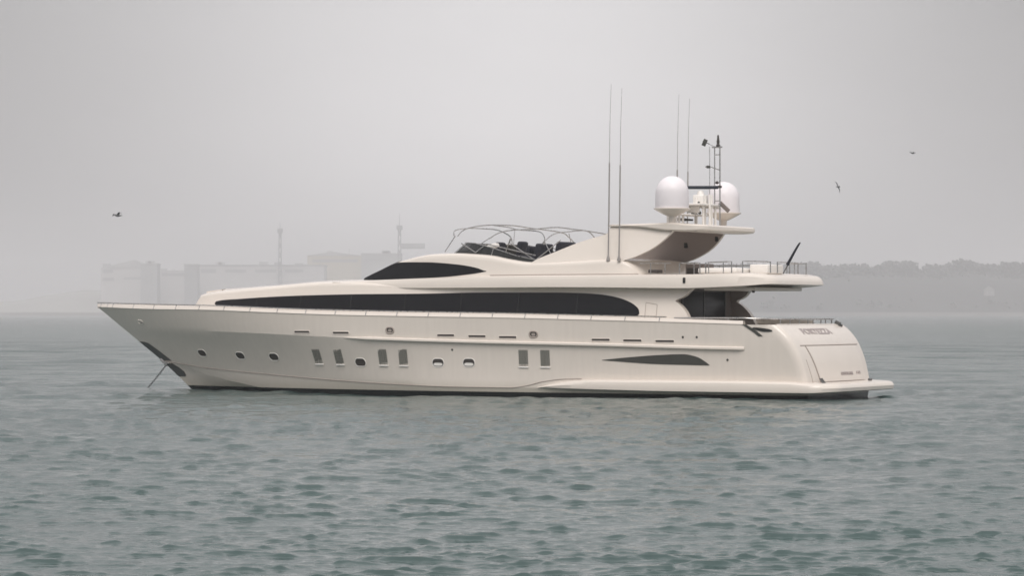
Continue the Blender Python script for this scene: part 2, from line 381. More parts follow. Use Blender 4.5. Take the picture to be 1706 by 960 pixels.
def port_mesh(lit):
    bm = bmesh.new(); o = rrect(0.50, 0.32, 0.155)
    add_panel(bm, o, 0.006, 0); add_rim(bm, o, 0.016, 0.002, 2)
    if lit:  # white patch over the lower half
        add_panel(bm, [(x * 0.78, y * 0.36 - 0.055) for x, y in o], 0.012, 2)
    return mesh_of("porthole", bm, [M['slot'], M['gel'], M['white']])
pm_dark, pm_lit = port_mesh(False), port_mesh(True)
for s, z, lit in ((5.95, 1.50, 0), (8.15, 1.42, 0), (9.98, 1.39, 0), (14.22, 1.22, 0), (17.67, 1.23, 1), (18.98, 1.24, 1)):
    place(pm_lit if lit else pm_dark, "porthole", s, z, hull)
bm = bmesh.new()
add_panel(bm, [(-.19, -.30), (.19, -.30), (.19, .30), (-.19, .30)], 0.004, 0)
for k in range(9): add_box(bm, Vector((0, -.27 + k * .0655, 0.014)), (0.37, 0.022, 0.016), mi=0)
for k in (-0.06, 0.06): add_box(bm, Vector((k, 0, 0.018)), (0.012, 0.58, 0.016), mi=0)
add_box(bm, Vector((0, -.335, 0.02)), (0.40, 0.055, 0.05), bev=0.012, mi=1)
vm = mesh_of("hull_vent", bm, [M['louvre'], M['white']])
for s in (12.21, 13.24, 15.27, 16.17, 21.25, 22.14): place(vm, "hull_vent", s, 1.435, hull)
bm = bmesh.new(); o = rrect(0.74, 0.10, 0.045); add_panel(bm, o, 0.006, 0); add_rim(bm, o, 0.014, 0.004, 1)
sm = mesh_of("scupper", bm, [M['slot'], M['gel']])
for s, z in ((11.75, 2.36), (13.54, 2.33), (18.06, 2.25), (19.37, 2.22), (20.64, 2.19), (24.41, 2.11), (25.66, 2.09), (26.92, 2.07)): place(sm, "scupper", s, z, hull)
bm = bmesh.new(); o = rrect(0.32, 0.21, 0.10); add_panel(bm, o, 0.006, 0); add_rim(bm, o, 0.03, 0.004, 1)
add_panel(bm, [(x * .5, y * .5) for x, y in o], 0.012, 1)
fm = mesh_of("mooring_eye", bm, [M['vent'], M['seam']])
for s, z in ((15.69, 2.43), (21.7, 2.30)): place(fm, "mooring_eye", s, z, hull)
bm = bmesh.new(); o = rrect(0.34, 0.16, 0.075); add_panel(bm, o, 0.005, 1); add_panel(bm, [(x * .6 + .05, y * .3 - .05) for x, y in o], 0.02, 0); add_rim(bm, o, 0.03, 0.0, 1)
place(mesh_of("bow_fairlead", bm, [M['vent'], M['gel']]), "bow_fairlead", 2.75, 2.72, hull)
bm = bmesh.new(); add_lathe(bm, [(0.0, 0.02), (0.035, 0.02), (0.045, 0.0)], (0, 0, 0), 12)
dm = mesh_of("drain_fitting", bm, M['vent'])
for s, z in ((27.62, 2.22), (28.15, 2.22), (29.3, 1.42), (18.3, 1.72)): place(dm, "drain_fitting", s, z, hull)

# engine-room air intake: a long dark fin-shaped grille low on the quarter
bm = bmesh.new()
top = pc([(24.44, 1.39), (25.5, 1.49), (26.7, 1.58), (27.63, 1.615), (28.15, 1.52), (28.45, 1.36), (28.62, 1.235)])
bot = pc([(24.44, 1.375), (26.69, 1.25), (28.62, 1.22)])
rows = []
for i in range(41):
    s = 24.44 + (28.62 - 24.44) * i / 40; rows.append([])
    for k in range(7):
        p, n = on_hull(s, bot(s) + (top(s) - bot(s)) * k / 6); rows[-1].append(p + n * 0.012)
add_grid(bm, rows); link("air_intake", bm, M['vent'], hull)

# polished, weathered anchor plates either side of the stem
def stem_plate(pts_z, w0, w1):
    bm = bmesh.new(); rows = []
    for z, wd in pts_z:
        sst = None
        lo, hi = 0.0, 6.0
        s = 0.0
        while s < 6 and (BV.ray_cast(Vector((s - MID, -12, z)), Vector((0, 1, 0)))[0] is None): s += 0.01
        row = []
        for k in range(7):
            p, n = on_hull(s + 0.015 + wd * k / 6, z); row.append(p + n * 0.012)
        rows.append([Vector((s - MID - 0.015, 0, z))] + row)
    add_grid(bm, rows); add_grid(bm, [[Vector((p.x, -p.y, p.z)) for p in r] for r in rows]); finish(bm)
    return bm
link("anchor_plate", stem_plate([(1.93, .30), (1.88, .52), (1.7, .58), (1.5, .62), (1.3, .64), (1.17, .66)], 0, 0), M['dsteel'], hull)
link("anchor_plate", stem_plate([(1.05, .50), (0.9, .62), (0.75, .66), (0.6, .56), (0.54, .40)], 0, 0), M['dsteel'], hull)
# the stowed anchor: shank and two flukes
bm = bmesh.new()
add_box(bm, V(3.28, 0.06, 1.10), (0.42, 0.10, 0.10), Matrix.Rotation(R(38), 3, 'Y'), 0.02)
for sgn in (-1, 1): add_box(bm, V(3.52, 0.16 * sgn, 1.09), (0.46, 0.16, 0.045), Matrix.Rotation(R(12), 3, 'Y') @ Matrix.Rotation(R(-28 * sgn), 3, 'Z'), 0.012)
link("anchor", bm, M['steel'], hull)

# long half-round rubbing strake
bm = bmesh.new(); rows = []
for i in range(81):
    s = 13.6 + (29.95 - 13.6) * i / 80; g = clamp((s - 13.6) / 1.2) ** 0.7
    p, n = on_hull(s, z_knk(s)); n = Vector((0, -1, 0)); z = p.z
    g2 = g * clamp((29.97 - s) / 0.1)
    rows.append([p + Vector((0, 0.03, 0.075 * g)), p + n * 0.06 * g2 + Vector((0, 0, 0.065 * g)), p + n * 0.105 * g2 + Vector((0, 0, 0.03 * g)), p + n * 0.105 * g2 + Vector((0, 0, -0.03 * g)), p + n * 0.07 * g2 + Vector((0, 0, -0.055 * g)), p + Vector((0, 0.03, -0.06 * g))])
add_grid(bm, rows); link("rubbing_strake", bm, M['gel'], hull)

# thin brown pinstripe / spray moulding low on the side
bm = bmesh.new(); pts = []
zl = pc([(3.75, 1.11), (5.96, 0.91), (9.66, 0.69), (12.56, 0.54), (15.5, 0.42), (18.4, 0.35), (20.7, 0.345), (21.35, 0.42), (22.1, 0.59), (22.9, 0.68), (23.6, 0.70)])
for i in range(100):
    s = 3.75 + (23.6 - 3.75) * i / 99; p, n = on_hull(s, zl(s)); pts.append(p + n * 0.004)
add_tube(bm, pts, 0.016, 6); link("spray_moulding", bm, M['seam'], hull)

# cap rail: white bevelled strip on the sheer, with a low stainless rail
bm = bmesh.new(); rows = []
for i in range(121):
    s = 0.0 + 29.92 * (i / 120); b = B(s); z = z_sheer(s)
    rows.append([V(s, b + 0.0, z - 0.01), V(s, b + 0.025, z + 0.012), V(s - 0.02, max(b - 0.04, 0.0), z + 0.13), V(s, max(b - 0.15, 0), z + 0.135), V(s, max(b - 0.19, 0), z - 0.05)])
add_grid(bm, rows); add_grid(bm, [[Vector((p.x, -p.y, p.z)) for p in r] for r in rows]); finish(bm)
link("cap_rail", bm, M['gel'], hull, ang=20)
bm = bmesh.new()
for sg in (1, -1):
    add_tube(bm, [V(0.0 + 27.0 * i / 90 - 0.03, sg * max(B(27.0 * i / 90) - 0.055, 0.0), z_sheer(27.0 * i / 90) + 0.185) for i in range(91)], 0.020, 6)
    for s in [0.25, 0.75, 1.15] + [2.6 + 1.34 * k for k in range(19)]:
        add_tube(bm, [V(s, sg * (B(s) + 0.02), z_sheer(s) + 0.02), V(s, sg * (B(s) - 0.055), z_sheer(s) + 0.185)], 0.018, 6)
link("bow_rail", bm, M['steel'], yacht)
# decks inside the cap rail
bm = bmesh.new(); rows = []
for i in range(61):
    s = 0.1 + 29.6 * i / 60; b = max(B(s) - 0.12, 0.0)
    z = z_sheer(s) - 0.03 - 0.75 * clamp((s - 27.6) / 0.05)
    rows.append([V(s, b * (1 - 2 * k / 8), z + 0.05 * (1 - (1 - 2 * k / 8) ** 2)) for k in range(9)])
add_grid(bm, rows); link("main_deck", bm, M['white'], yacht)

# transom: covering board, garage door with its seams, stairs edge, rail, lettering
def tz(t, z, off=0.0): return V(transom_s(t, z) + off, t, z)
bm = bmesh.new(); rows = []
for k in range(41):
    t = 3.1 - 6.2 * k / 40
    s0 = transom_s(t, 2.64)
    rows.append([V(s0 + 0.012, t, 2.60), V(s0 + 0.0, t, 2.655), V(s0 - 0.10, t, 2.69), V(s0 - 0.34, t, 2.69), V(s0 - 0.36, t, 1.85)])
add_grid(bm, rows); link("transom_cap", bm, M['gel'], hull)
bm = bmesh.new(); rows = []
zs = [0.66 + (1.90 - 0.66) * k / 14 for k in range(15)]
for z in zs:
    tp = 1.98 + (z - 0.6) * 0.28
    ts = [tp - (tp + 2.45) * k / 30 for k in range(31)]
    rows.append([tz(ts[0], z, -0.01)] + [tz(t, z, 0.022) for t in ts] + [tz(ts[-1], z, -0.01)])
rows = [[p.copy() for p in rows[0]]] + rows + [[p.copy() for p in rows[-1]]]
for p in rows[0]: p.x -= 0.035
for p in rows[-1]: p.x -= 0.035
add_grid(bm, rows); door = link("garage_door", bm, M['gel'], hull)
bm = bmesh.new()
add_tube(bm, [tz(1.98 + (z - 0.6) * 0.28 + 0.03, z, 0.006) for z in [0.52 + 1.41 * k / 14 for k in range(15)]], 0.024, 6)
add_tube(bm, [tz(2.75 - 5.5 * k / 30, 1.935, 0.004) for k in range(31)], 0.018, 6)
add_tube(bm, [tz(1.95 - 4.2 * k / 30, 0.64, 0.004) for k in range(31)], 0.018, 6)
add_tube(bm, [tz(2.62 + (z - 0.6) * 0.15, z, 0.0) for z in [0.55 + 0.9 * k / 8 for k in range(9)]], 0.008, 6)
link("door_seam", bm, M['seam'], hull)
bm = bmesh.new()
add_box(bm, V(32.44, 0.1, 0.585), (0.12, 4.3, 0.07), bev=0.02)
link("door_sill", bm, M['gel'], hull)
def lettering(name, txt, t_left, t_right, z0, height, off):
    c = bpy.data.curves.new("tmp_text", 'FONT'); c.body = txt; c.extrude = 0.004; c.resolution_u = 3; c.offset = 0.035
    o = bpy.data.objects.new("tmp_text", c); COL.objects.link(o)
    bpy.context.view_layer.update()
    dg = bpy.context.evaluated_depsgraph_get(); me = bpy.data.meshes.new_from_object(o.evaluated_get(dg)); bpy.data.objects.remove(o)
    xs = [v.co.x for v in me.vertices]; ys = [v.co.y for v in me.vertices]; x0, x1, y0, y1 = min(xs), max(xs), min(ys), max(ys)
    for v in me.vertices:
        t = t_left + (t_right - t_left) * (v.co.x - x0) / (x1 - x0); z = z0 + height * (v.co.y - y0) / (y1 - y0)
        v.co = tz(t, z, off + v.co.z)
    me.materials.clear(); me.materials.append(M['letter']); me.name = name
    ob = bpy.data.objects.new(name, me); COL.objects.link(ob); ob.parent = hull
    return ob
lettering("name_lettering", "FORTEZZA", 1.85, -0.85, 2.33, 0.20, 0.012)
lettering("builder_lettering", "CUSTOM LINE", 0.12, -1.10, 0.86, 0.11, 0.034)
lettering("model_lettering", "112", -1.5, -1.95, 0.88, 0.10, 0.034)
def snap(p, off):
    q, n, i, d = BV.find_nearest(p)
    if n.dot(Vector((0.5, -1, 0))) < 0: n = -n
    return q + n * off
def corner(z, u, off=0.012, be=3.285):
    """hull skin round the quarter: u 0-1 last metre and a half of the side, 1-2 the rounded corner"""
    if u < 1: return snap(V(s_side(z) - 1.5 * (1 - u), be, z), off)
    ph = (u - 1) * math.pi / 2
    return snap(V(s_side(z) + (s_cent(z) - 0.12 - s_side(z)) * math.sin(ph), be - 0.32 * (1 - math.cos(ph)), z), off)
bm = bmesh.new(); rows = []   # mooring port in the quarter: dark opening with a steel lip
for k in range(7):
    rows.append([])
    for j in range(13):
        a = 2 * math.pi * j / 12; r = k / 6
        rows[-1].append(corner(2.495 + 0.075 * r * math.sin(a) - 0.03 * r * math.cos(a), 1.06 + (0.17 if math.cos(a) < 0 else 0.30) * r * math.cos(a), 0.02))
add_grid(bm, rows); finish(bm); link("stern_fairlead", bm, M['black'], hull)
bm = bmesh.new(); rows = []
for k in range(9):
    z = 2.675 - 0.42 * k / 8; rows.append([corner(z, 0.78 - 0.02 * k / 8 + (0.11 + 0.06 * k / 8 * (1 - k / 8)) * j / 5, 0.016) for j in range(6)])
add_grid(bm, rows); link("bulwark_edge", bm, M['vent'], hull)  # dark strip laid on as the shadow at the bulwark's aft edge
bm = bmesh.new()
path = [V(27.2 + 2.7 * k / 10, 3.22, 2.90) for k in range(11)] + [V(30.2, 3.1, 2.88), V(30.6, 2.8, 2.87)] + [V(transom_s(t, 2.65) - 0.22, t, 2.86 - 0.0 * t) for t in [2.4 - 5.0 * k / 20 for k in range(21)]]
add_tube(bm, path, 0.028, 8)
for t in (2.5, 1.7, 0.9, 0.1, -0.4, -1.2, -1.7, -2.4): add_tube(bm, [V(transom_s(t, 2.65) - 0.22, t, 2.66), V(transom_s(t, 2.65) - 0.22, t, 2.86)], 0.024, 6)
for s in (27.5, 28.4, 29.3): add_tube(bm, [V(s, 3.25, 2.74), V(s, 3.22, 2.90)], 0.022, 6)
link("stern_rail", bm, M['steel'], yacht)
bm = bmesh.new()
for t in (-2.62, -2.45): add_box(bm, V(31.2, t, 2.70 if t > -2.5 else 2.62), (0.22, 0.10, 0.16), Matrix.Rotation(R(25), 3, 'Y'), 0.02)
link("stern_cleat", bm, M['dsteel'], hull)

# swim platform and the sponson running forward from it
def outline(E, s0, se, r, n=60, na=14):
    pts = [(s0 + (se - r - s0) * i / n, E(s0 + (se - r - s0) * i / n)) for i in range(n + 1)]
    cs, ct = se - r, E(se - r) - r
    pts += [(cs + r * math.sin(R(90 * i / na)), ct + r * math.cos(R(90 * i / na))) for i in range(1, na + 1)]
    pts += [(se, ct * (1 - i / 6)) for i in range(1, 7)]
    nor = []
    for i in range(len(pts)):
        a, b = pts[max(i - 1, 0)], pts[min(i + 1, len(pts) - 1)]; d = Vector((b[0] - a[0], b[1] - a[1])).normalized(); nor.append((-d.y, d.x) if False else (d.y * -1, d.x))
    out = []
    for (s, t), (ns, ntt) in zip(pts, nor):
        # outward: away from the centre line / aft
        v = Vector((ns, ntt));
        if v.y < 0 or (abs(v.y) < 1e-6 and v.x < 0): v = -v
        out.append((s, t, v.x, v.y))
    return out
def ring(path, inset, zf):
    return [V(s - nx * (inset(s) if callable(inset) else inset), max(t - ny * (inset(s) if callable(inset) else inset), 0.0), zf(s)) for s, t, nx, ny in path]
Ep = pc([(21.8, 3.40), (22.4, 3.50), (23.6, 3.62), (26, 3.68), (31, 3.56), (33.5, 3.45)])
zt_p = pc([(21.8, 0.36), (22.35, 0.50), (23.2, 0.63), (24.2, 0.68), (29, 0.69), (31.6, 0.67), (32.4, 0.62), (33.2, 0.60)])
zb_p = pc([(21.8, 0.34), (24.5, 0.30), (27.4, 0.27), (32.4, 0.26), (33.2, 0.30)])
path = outline(Ep, 21.82, 33.3, 1.0)
rows = [ring(path, 0.6, lambda s: zb_p(s) + 0.06), ring(path, 0.10, lambda s: zb_p(s) + 0.0), ring(path, 0.02, lambda s: zb_p(s) + 0.03), ring(path, 0.0, lambda s: zb_p(s) + (zt_p(s) - zb_p(s)) * 0.5),
        ring(path, 0.03, lambda s: zt_p(s) - 0.08 * clamp((s - 21.8))), ring(path, 0.09, lambda s: zt_p(s) - 0.02 * clamp(s - 21.8)), ring(path, 0.2, zt_p), ring(path, 0.7, lambda s: zt_p(s) + 0.01)]
rows.append([Vector((p.x, 0, p.z)) for p in rows[-1]])
bm = bmesh.new()
for rws, mi in ((rows[:2], 1), (rows[1:], 0)): add_grid(bm, rws, mi); add_grid(bm, [[Vector((p.x, -p.y, p.z)) for p in r] for r in rws], mi)
finish(bm); link("swim_platform", bm, [M['gel'], M['black']], yacht, ang=28)  # underside coloured black to put in the shade beneath the platform
bm = bmesh.new()   # small fittings on the platform
add_box(bm, V(32.55, -2.2, 0.66), (0.10, 0.22, 0.08), bev=0.02); link("platform_cleat", bm, M['dsteel'], yacht)
bm = bmesh.new()
for k in range(3): add_tube(bm, [V(32.5, 2.05 + 0.12 * k, 0.60), V(32.36, 2.05 + 0.12 * k, 0.78)], 0.02, 6)
link("step_bracket", bm, M['dsteel'], yacht)

# saloon (main deckhouse) ------------------------------------------------
def W(s): return 2.98 * (1 - (1 - clamp((s - 4.7) / 12)) ** 2.2) ** 0.7
z_top = pc([(4.7, 3.50), (5.3, 3.70), (7.6, 3.88), (9.9, 4.01), (12, 4.13), (13.75, 4.14), (16.5, 4.05), (19.4, 4.02), (28.5, 4.02)])
s_wing = pc([(2.4, 27.88), (2.79, 27.72), (3.05, 27.58), (3.24, 27.43), (3.40, 27.25), (3.52, 27.08), (3.60, 27.28), (3.70, 27.46), (3.84, 27.60), (3.95, 27.72), (4.1, 28.0)])
def wall_t(s, z): return max(W(s) - 0.22 * (z - 3.1), 0.0)
def saloon_rows(off, smax=None):
    rows = []; NV = 30
    for k in range(NV + 1):
        v = k / NV; zz = (z_sheer(27.5) - 0.3) * (1 - v) + 4.03 * v
        s1 = s_wing(zz); s0 = 4.72 + 0.55 * v ** 2
        row = []
        for i in range(71):
            s = s0 + (s1 - s0) * (i / 70) ** 1.3; zb = z_sheer(s) - (0.05 if s < 24 else 0.05 + 0.25 * clamp((s - 24) / 3)); z = zb + (z_top(s) - zb) * v
            if i > 62: z = z + (zz - z) * (i - 62) / 8
            row.append(V(s, max(wall_t(s, z) - off, 0), z))
        rows.append(row)
    return rows
bm = bmesh.new(); outer = saloon_rows(0.0); inner = saloon_rows(0.26)
roof = []
for p in outer[-1]:
    s, t, z = p.x + MID, -p.y, p.z
    lift = 1.0 - clamp((s - 14) / 3)
    roof.append([V(s, t, z), V(s, max(t - 0.05, 0), z + 0.07 * lift), V(s, max(t - 0.16, 0), z + 0.12 * lift), V(s, max(t - 0.4, 0), z + 0.155 * lift), V(s, max(t - 0.9, 0) , z + 0.19 * lift), V(s, 0, z + 0.24 * lift)])
for sg in (1, -1):
    fl = lambda rws: [[Vector((p.x, p.y * sg, p.z)) for p in r] for r in rws]
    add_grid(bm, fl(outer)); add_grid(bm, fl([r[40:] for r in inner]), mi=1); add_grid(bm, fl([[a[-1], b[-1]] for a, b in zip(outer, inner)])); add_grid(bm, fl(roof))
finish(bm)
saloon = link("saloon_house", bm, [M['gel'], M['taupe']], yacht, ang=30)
# black window band
wt = pc([(6.44, 3.47), (6.5, 3.535), (7.89, 3.625), (11.1, 3.745), (13.96, 3.79), (16.6, 3.80), (19.15, 3.835), (22.3, 3.825), (23.4, 3.80), (24.07, 3.755), (24.8, 3.64), (25.27, 3.49), (25.56, 3.33), (25.7, 3.18), (25.73, 3.06)])
wb = pc([(6.44, 3.44), (6.55, 3.385), (8.0, 3.345), (10, 3.275), (12.95, 3.215), (16.7, 3.145), (20.7, 3.085), (22.45, 3.045), (24.15, 3.005), (25.5, 2.975), (25.66, 2.99), (25.73, 3.05)])
def band(s0, s1, top_, bot_, surf, off, n=120, m=8):
    rows = []
    for i in range(n + 1):
        u = i / n; s = s0 + (s1 - s0) * (0.5 - 0.5 * math.cos(math.pi * u))
        a, b = bot_(s), max(top_(s), bot_(s) + 0.002)
        rows.append([V(s, surf(s, a + (b - a) * k / m) + off, a + (b - a) * k / m) for k in range(m + 1)])
    return rows
bm = bmesh.new(); r_ = band(6.44, 25.73, wt, wb, wall_t, 0.014)
add_grid(bm, r_); add_grid(bm, [[Vector((p.x, -p.y, p.z)) for p in r] for r in r_])
sw = link("saloon_window", bm, M['glass'], saloon)
for s in (8.9, 11.2, 13.6, 16.0, 18.4, 20.8, 23.2):
    bm = bmesh.new(); add_tube(bm, [V(s, wall_t(s, wb(s) + (wt(s) - wb(s)) * k / 4) + 0.010, wb(s) + (wt(s) - wb(s)) * k / 4) for k in range(5)], 0.014, 6); link("pane_joint", bm, M['smoke'], sw)
bm = bmesh.new()   # seams of the boarding door aft of the window
for a, b in (((25.95, 2.72), (25.95, 3.45)), ((26.4, 2.72), (26.4, 3.38)), ((25.95, 3.45), (26.4, 3.38))):
    add_tube(bm, [V(a[0], wall_t(a[0], a[1]) + 0.002, a[1]), V(b[0], wall_t(b[0], b[1]) + 0.002, b[1])], 0.010, 6)
link("side_door_seam", bm, M['seam'], saloon)
# aft bulkhead with sliding glass doors
bm = bmesh.new(); add_box(bm, V(26.83, 0, 2.9), (0.10, 5.4, 2.2)); link("aft_bulkhead", bm, M['bulk'], saloon)
bm = bmesh.new(); add_box(bm, V(26.91, 0.0, 2.88), (0.04, 3.86, 1.96), bev=0.01); gd = link("cockpit_door", bm, M['doorglass'], saloon)
for t in (-1.92, 0.0, 1.92):
    bm = bmesh.new(); add_box(bm, V(26.94, t, 2.88), (0.03, 0.05, 1.96), bev=0.008); link("door_post", bm, M['dsteel'], gd)

# flybridge deck with its long overhang ------------------------------------
def E(s): return min(wall_t(s, 4.05) - 0.10 + 0.12 * clamp((s - 14.0) / 2.0) + 0.46 * clamp((s - 15.5) / 6.0) ** 1.1, 3.28)
zt_f = pc([(12.5, 4.28), (14, 4.31), (16.5, 4.38), (19.6, 4.45), (23.3, 4.46), (27.6, 4.46), (30, 4.51), (30.6, 4.45)])
zb_f = pc([(12.5, 4.18), (14, 4.08), (16.5, 4.00), (19.4, 4.00), (22.3, 4.005), (25.1, 3.98), (27.6, 3.95), (28.8, 3.98), (30.0, 4.035), (30.6, 4.09)])
path = outline(E, 12.6, 30.74, 1.25, n=80)
aft = lambda s: clamp((s - 28.6) / 1.9)
rows = [ring(path, 1.1, lambda s: zb_f(s) - 0.01), ring(path, 0.16, lambda s: zb_f(s)), ring(path, 0.0, lambda s: zb_f(s) + 0.015), ring(path, lambda s: 0.004 + 0.01 * aft(s), lambda s: zb_f(s) + 0.09), ring(path, lambda s: 0.015 + 0.04 * aft(s), lambda s: zt_f(s) - 0.15),
        ring(path, lambda s: 0.06 + 0.12 * aft(s), lambda s: zt_f(s) - 0.04), ring(path, lambda s: 0.14 + 0.35 * aft(s), lambda s: zt_f(s) - 0.005), ring(path, lambda s: 0.4 + 0.5 * aft(s), lambda s: zt_f(s))]
rows.append([Vector((p.x, 0, p.z)) for p in rows[-1]]); rows.insert(0, [Vector((p.x, 0, p.z)) for p in rows[0]])
bm = bmesh.new(); add_grid(bm, rows); add_grid(bm, [[Vector((p.x, -p.y, p.z)) for p in r] for r in rows]); finish(bm)
fly = link("flybridge_deck", bm, M['gel'], yacht, ang=32)
bm = bmesh.new(); add_box(bm, V(28.9, 0, 3.94), (2.0, 4.4, 0.12), bev=0.03); link("soffit_panel", bm, M['gel'], fly)
bm = bmesh.new(); add_lathe(bm, [(0, -0.1), (0.05, -0.09), (0.06, 0.0), (0, 0.01)], V(29.4, 1.2, 3.9), 12); link("soffit_lamp", bm, M['black'], fly)
bm = bmesh.new(); add_box(bm, V(27.6, E(27.6) + 0.0, 4.24), (0.10, 0.06, 0.2), bev=0.025); link("navigation_light", bm, M['black'], fly)

# pilothouse and flybridge coaming ------------------------------------------
Wp = pc([(12.8, 0.35), (13.1, 0.95), (14, 1.42), (15, 1.83), (16, 2.2), (17.4, 2.58), (18.8, 2.82), (21, 2.97), (24, 3.03), (24.9, 2.93), (25.4, 2.72), (25.65, 2.4)])
sil = pc([(12.8, 4.33), (14.09, 4.76), (14.96, 5.03), (15.44, 5.12), (15.92, 5.21), (16.83, 5.30), (17.76, 5.31), (19.4, 5.22), (20.3, 5.06), (21.17, 4.95), (21.9, 4.945), (23.08, 4.98), (24.34, 5.03), (24.94, 5.0), (25.3, 4.82), (25.5, 4.62), (25.65, 4.42)])
def ph_t(s, z): return max(Wp(s) - 0.20 * (z - 4.3), 0)
def ph_row(s):
    zs_ = sil(s); zw = max(zs_ - 0.10, 4.25); r = []
    for k in range(9):
        z = 4.22 + (zw - 4.22) * k / 8; r.append(V(s, ph_t(s, z), z))
    t = ph_t(s, zw); k_ = min(1.0, (zs_ - 4.2) / 0.4)
    r += [V(s, max(t - 0.04, 0), zs_ - 0.055 * k_), V(s, max(t - 0.12, 0), zs_ - 0.02), V(s, max(t - 0.26, 0), zs_), V(s, max(t - 0.6, 0), zs_ + 0.02), V(s, max(t - 1.2, 0), zs_ + 0.035), V(s, 0, zs_ + 0.05)]
    return r
bm = bmesh.new(); st = [12.8 + (25.65 - 12.8) * i / 110 for i in range(111)]
rows = mirror_rows([ph_row(s) for s in st]); vs = add_grid(bm, rows); bm.faces.new([v for v in vs[-1]]); finish(bm)
ph = link("pilothouse", bm, M['gel'], yacht, ang=40)
bm = bmesh.new()   # darker tube put in for the shade where the coaming meets the deck
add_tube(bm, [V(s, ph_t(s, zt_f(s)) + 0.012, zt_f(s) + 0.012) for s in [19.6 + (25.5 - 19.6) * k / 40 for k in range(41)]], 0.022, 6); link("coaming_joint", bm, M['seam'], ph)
pwt = pc([(12.85, 4.35), (13.2, 4.44), (14.09, 4.71), (14.9, 4.965), (15.2, 5.0), (16.58, 4.985), (18.08, 4.885), (19.0, 4.745), (19.3, 4.65), (19.42, 4.63)])
pwb = pc([(12.85, 4.335), (15.1, 4.355), (17.43, 4.42), (18.77, 4.525), (19.42, 4.615)])
bm = bmesh.new(); r_ = band(12.86, 19.42, pwt, pwb, ph_t, 0.013, 80, 6)
add_grid(bm, r_); add_grid(bm, [[Vector((p.x, -p.y, p.z)) for p in r] for r in r_]); link("pilothouse_window", bm, M['glass'], ph)
bm = bmesh.new(); rows = []
for i in range(31):
    s = 12.87 + (15.0 - 12.87) * i / 30; base_ = ph_row(s)[8:]
    rows.append([p + Vector((-0.010, -0.006, 0.013)) for p in base_])
rows = mirror_rows(rows); add_grid(bm, rows); link("windshield", bm, M['glass'], ph)

# flybridge windscreen (smoked), seats, bimini hoops
plan = [(21.25, 2.52), (20.4, 2.50), (19.4, 2.42), (18.5, 2.28), (17.6, 1.98), (17.15, 1.35), (17.0, 0.6), (16.97, 0.0)]
topz = [5.03, 5.19, 5.47, 5.67, 5.70, 5.71, 5.71, 5.71]
def screen_rows(d):
    rows = []
    for (s, t), zt in zip(plan, topz):
        zb = sil(s) - 0.03; rake = 1.25 if s < 18.0 else 0.3
        rows.append([V(s + rake * f * (zt - zb), max(t - 0.15 * f * (zt - zb) - d, 0), zb + (zt - zb) * f) for f in (0, .25, .5, .75, 1)])
    return rows
bm = bmesh.new(); o_ = mirror_rows(list(map(list, zip(*screen_rows(0))))); i_ = mirror_rows(list(map(list, zip(*screen_rows(0.03)))))
add_grid(bm, o_); add_grid(bm, i_); add_grid(bm, [o_[-1], i_[-1]])
scr = link("fly_windscreen", bm, M['smoke'], yacht)
bm = bmesh.new(); add_tube(bm, [p + Vector((0, 0, 0.008)) for p in o_[-1]], 0.018, 6)
for k in (2, 4, 10, 12): add_tube(bm, [o_[0][k], o_[-1][k]], 0.015, 6)
link("screen_frame", bm, M['steel'], scr)
def seat(s, t, wd, z0, h, rz=0):
    root = empty("flybridge_seat", V(s, t, z0), rz); root.parent = yacht
    bm = bmesh.new(); add_box(bm, Vector((-0.05, 0, 0.08)), (0.55, wd, 0.22), bev=0.07); link("seat_cushion", bm, M['navy'], root)
    bm = bmesh.new(); add_box(bm, Vector((0.27, 0, h / 2 + 0.05)), (0.20, wd, h), Matrix.Rotation(R(10), 3, 'Y'), bev=0.08); link("backrest", bm, M['navy'], root)
for a in ((18.9, 1.3, 0.62, 5.1, 0.58), (19.45, 0.55, 0.62, 5.1, 0.62), (20.2, 1.1, 0.9, 5.02, 0.50), (20.85, 1.5, 1.2, 5.0, 0.60), (21.3, 0.6, 1.4, 5.02, 0.66)): seat(*a)
bm = bmesh.new(); add_box(bm, V(19.25, 2.0, 5.56), (0.44, 0.3, 0.16), Matrix.Rotation(R(-15), 3, 'Y'), bev=0.05); link("console_hood", bm, M['white'], yacht)
bm = bmesh.new()
def hoop(s, zc, lean=0.0, wd=2.25):
    pts = []
    for k in range(25):
        a = math.pi * k / 24; c_, s_ = math.cos(a), math.sin(a)
        t = wd * math.copysign(abs(c_) ** 0.75, c_); z = zc - 0.55 + 0.55 * abs(s_) ** 0.8
        pts.append(V(s + lean * (zc - z), t, z))
    return pts
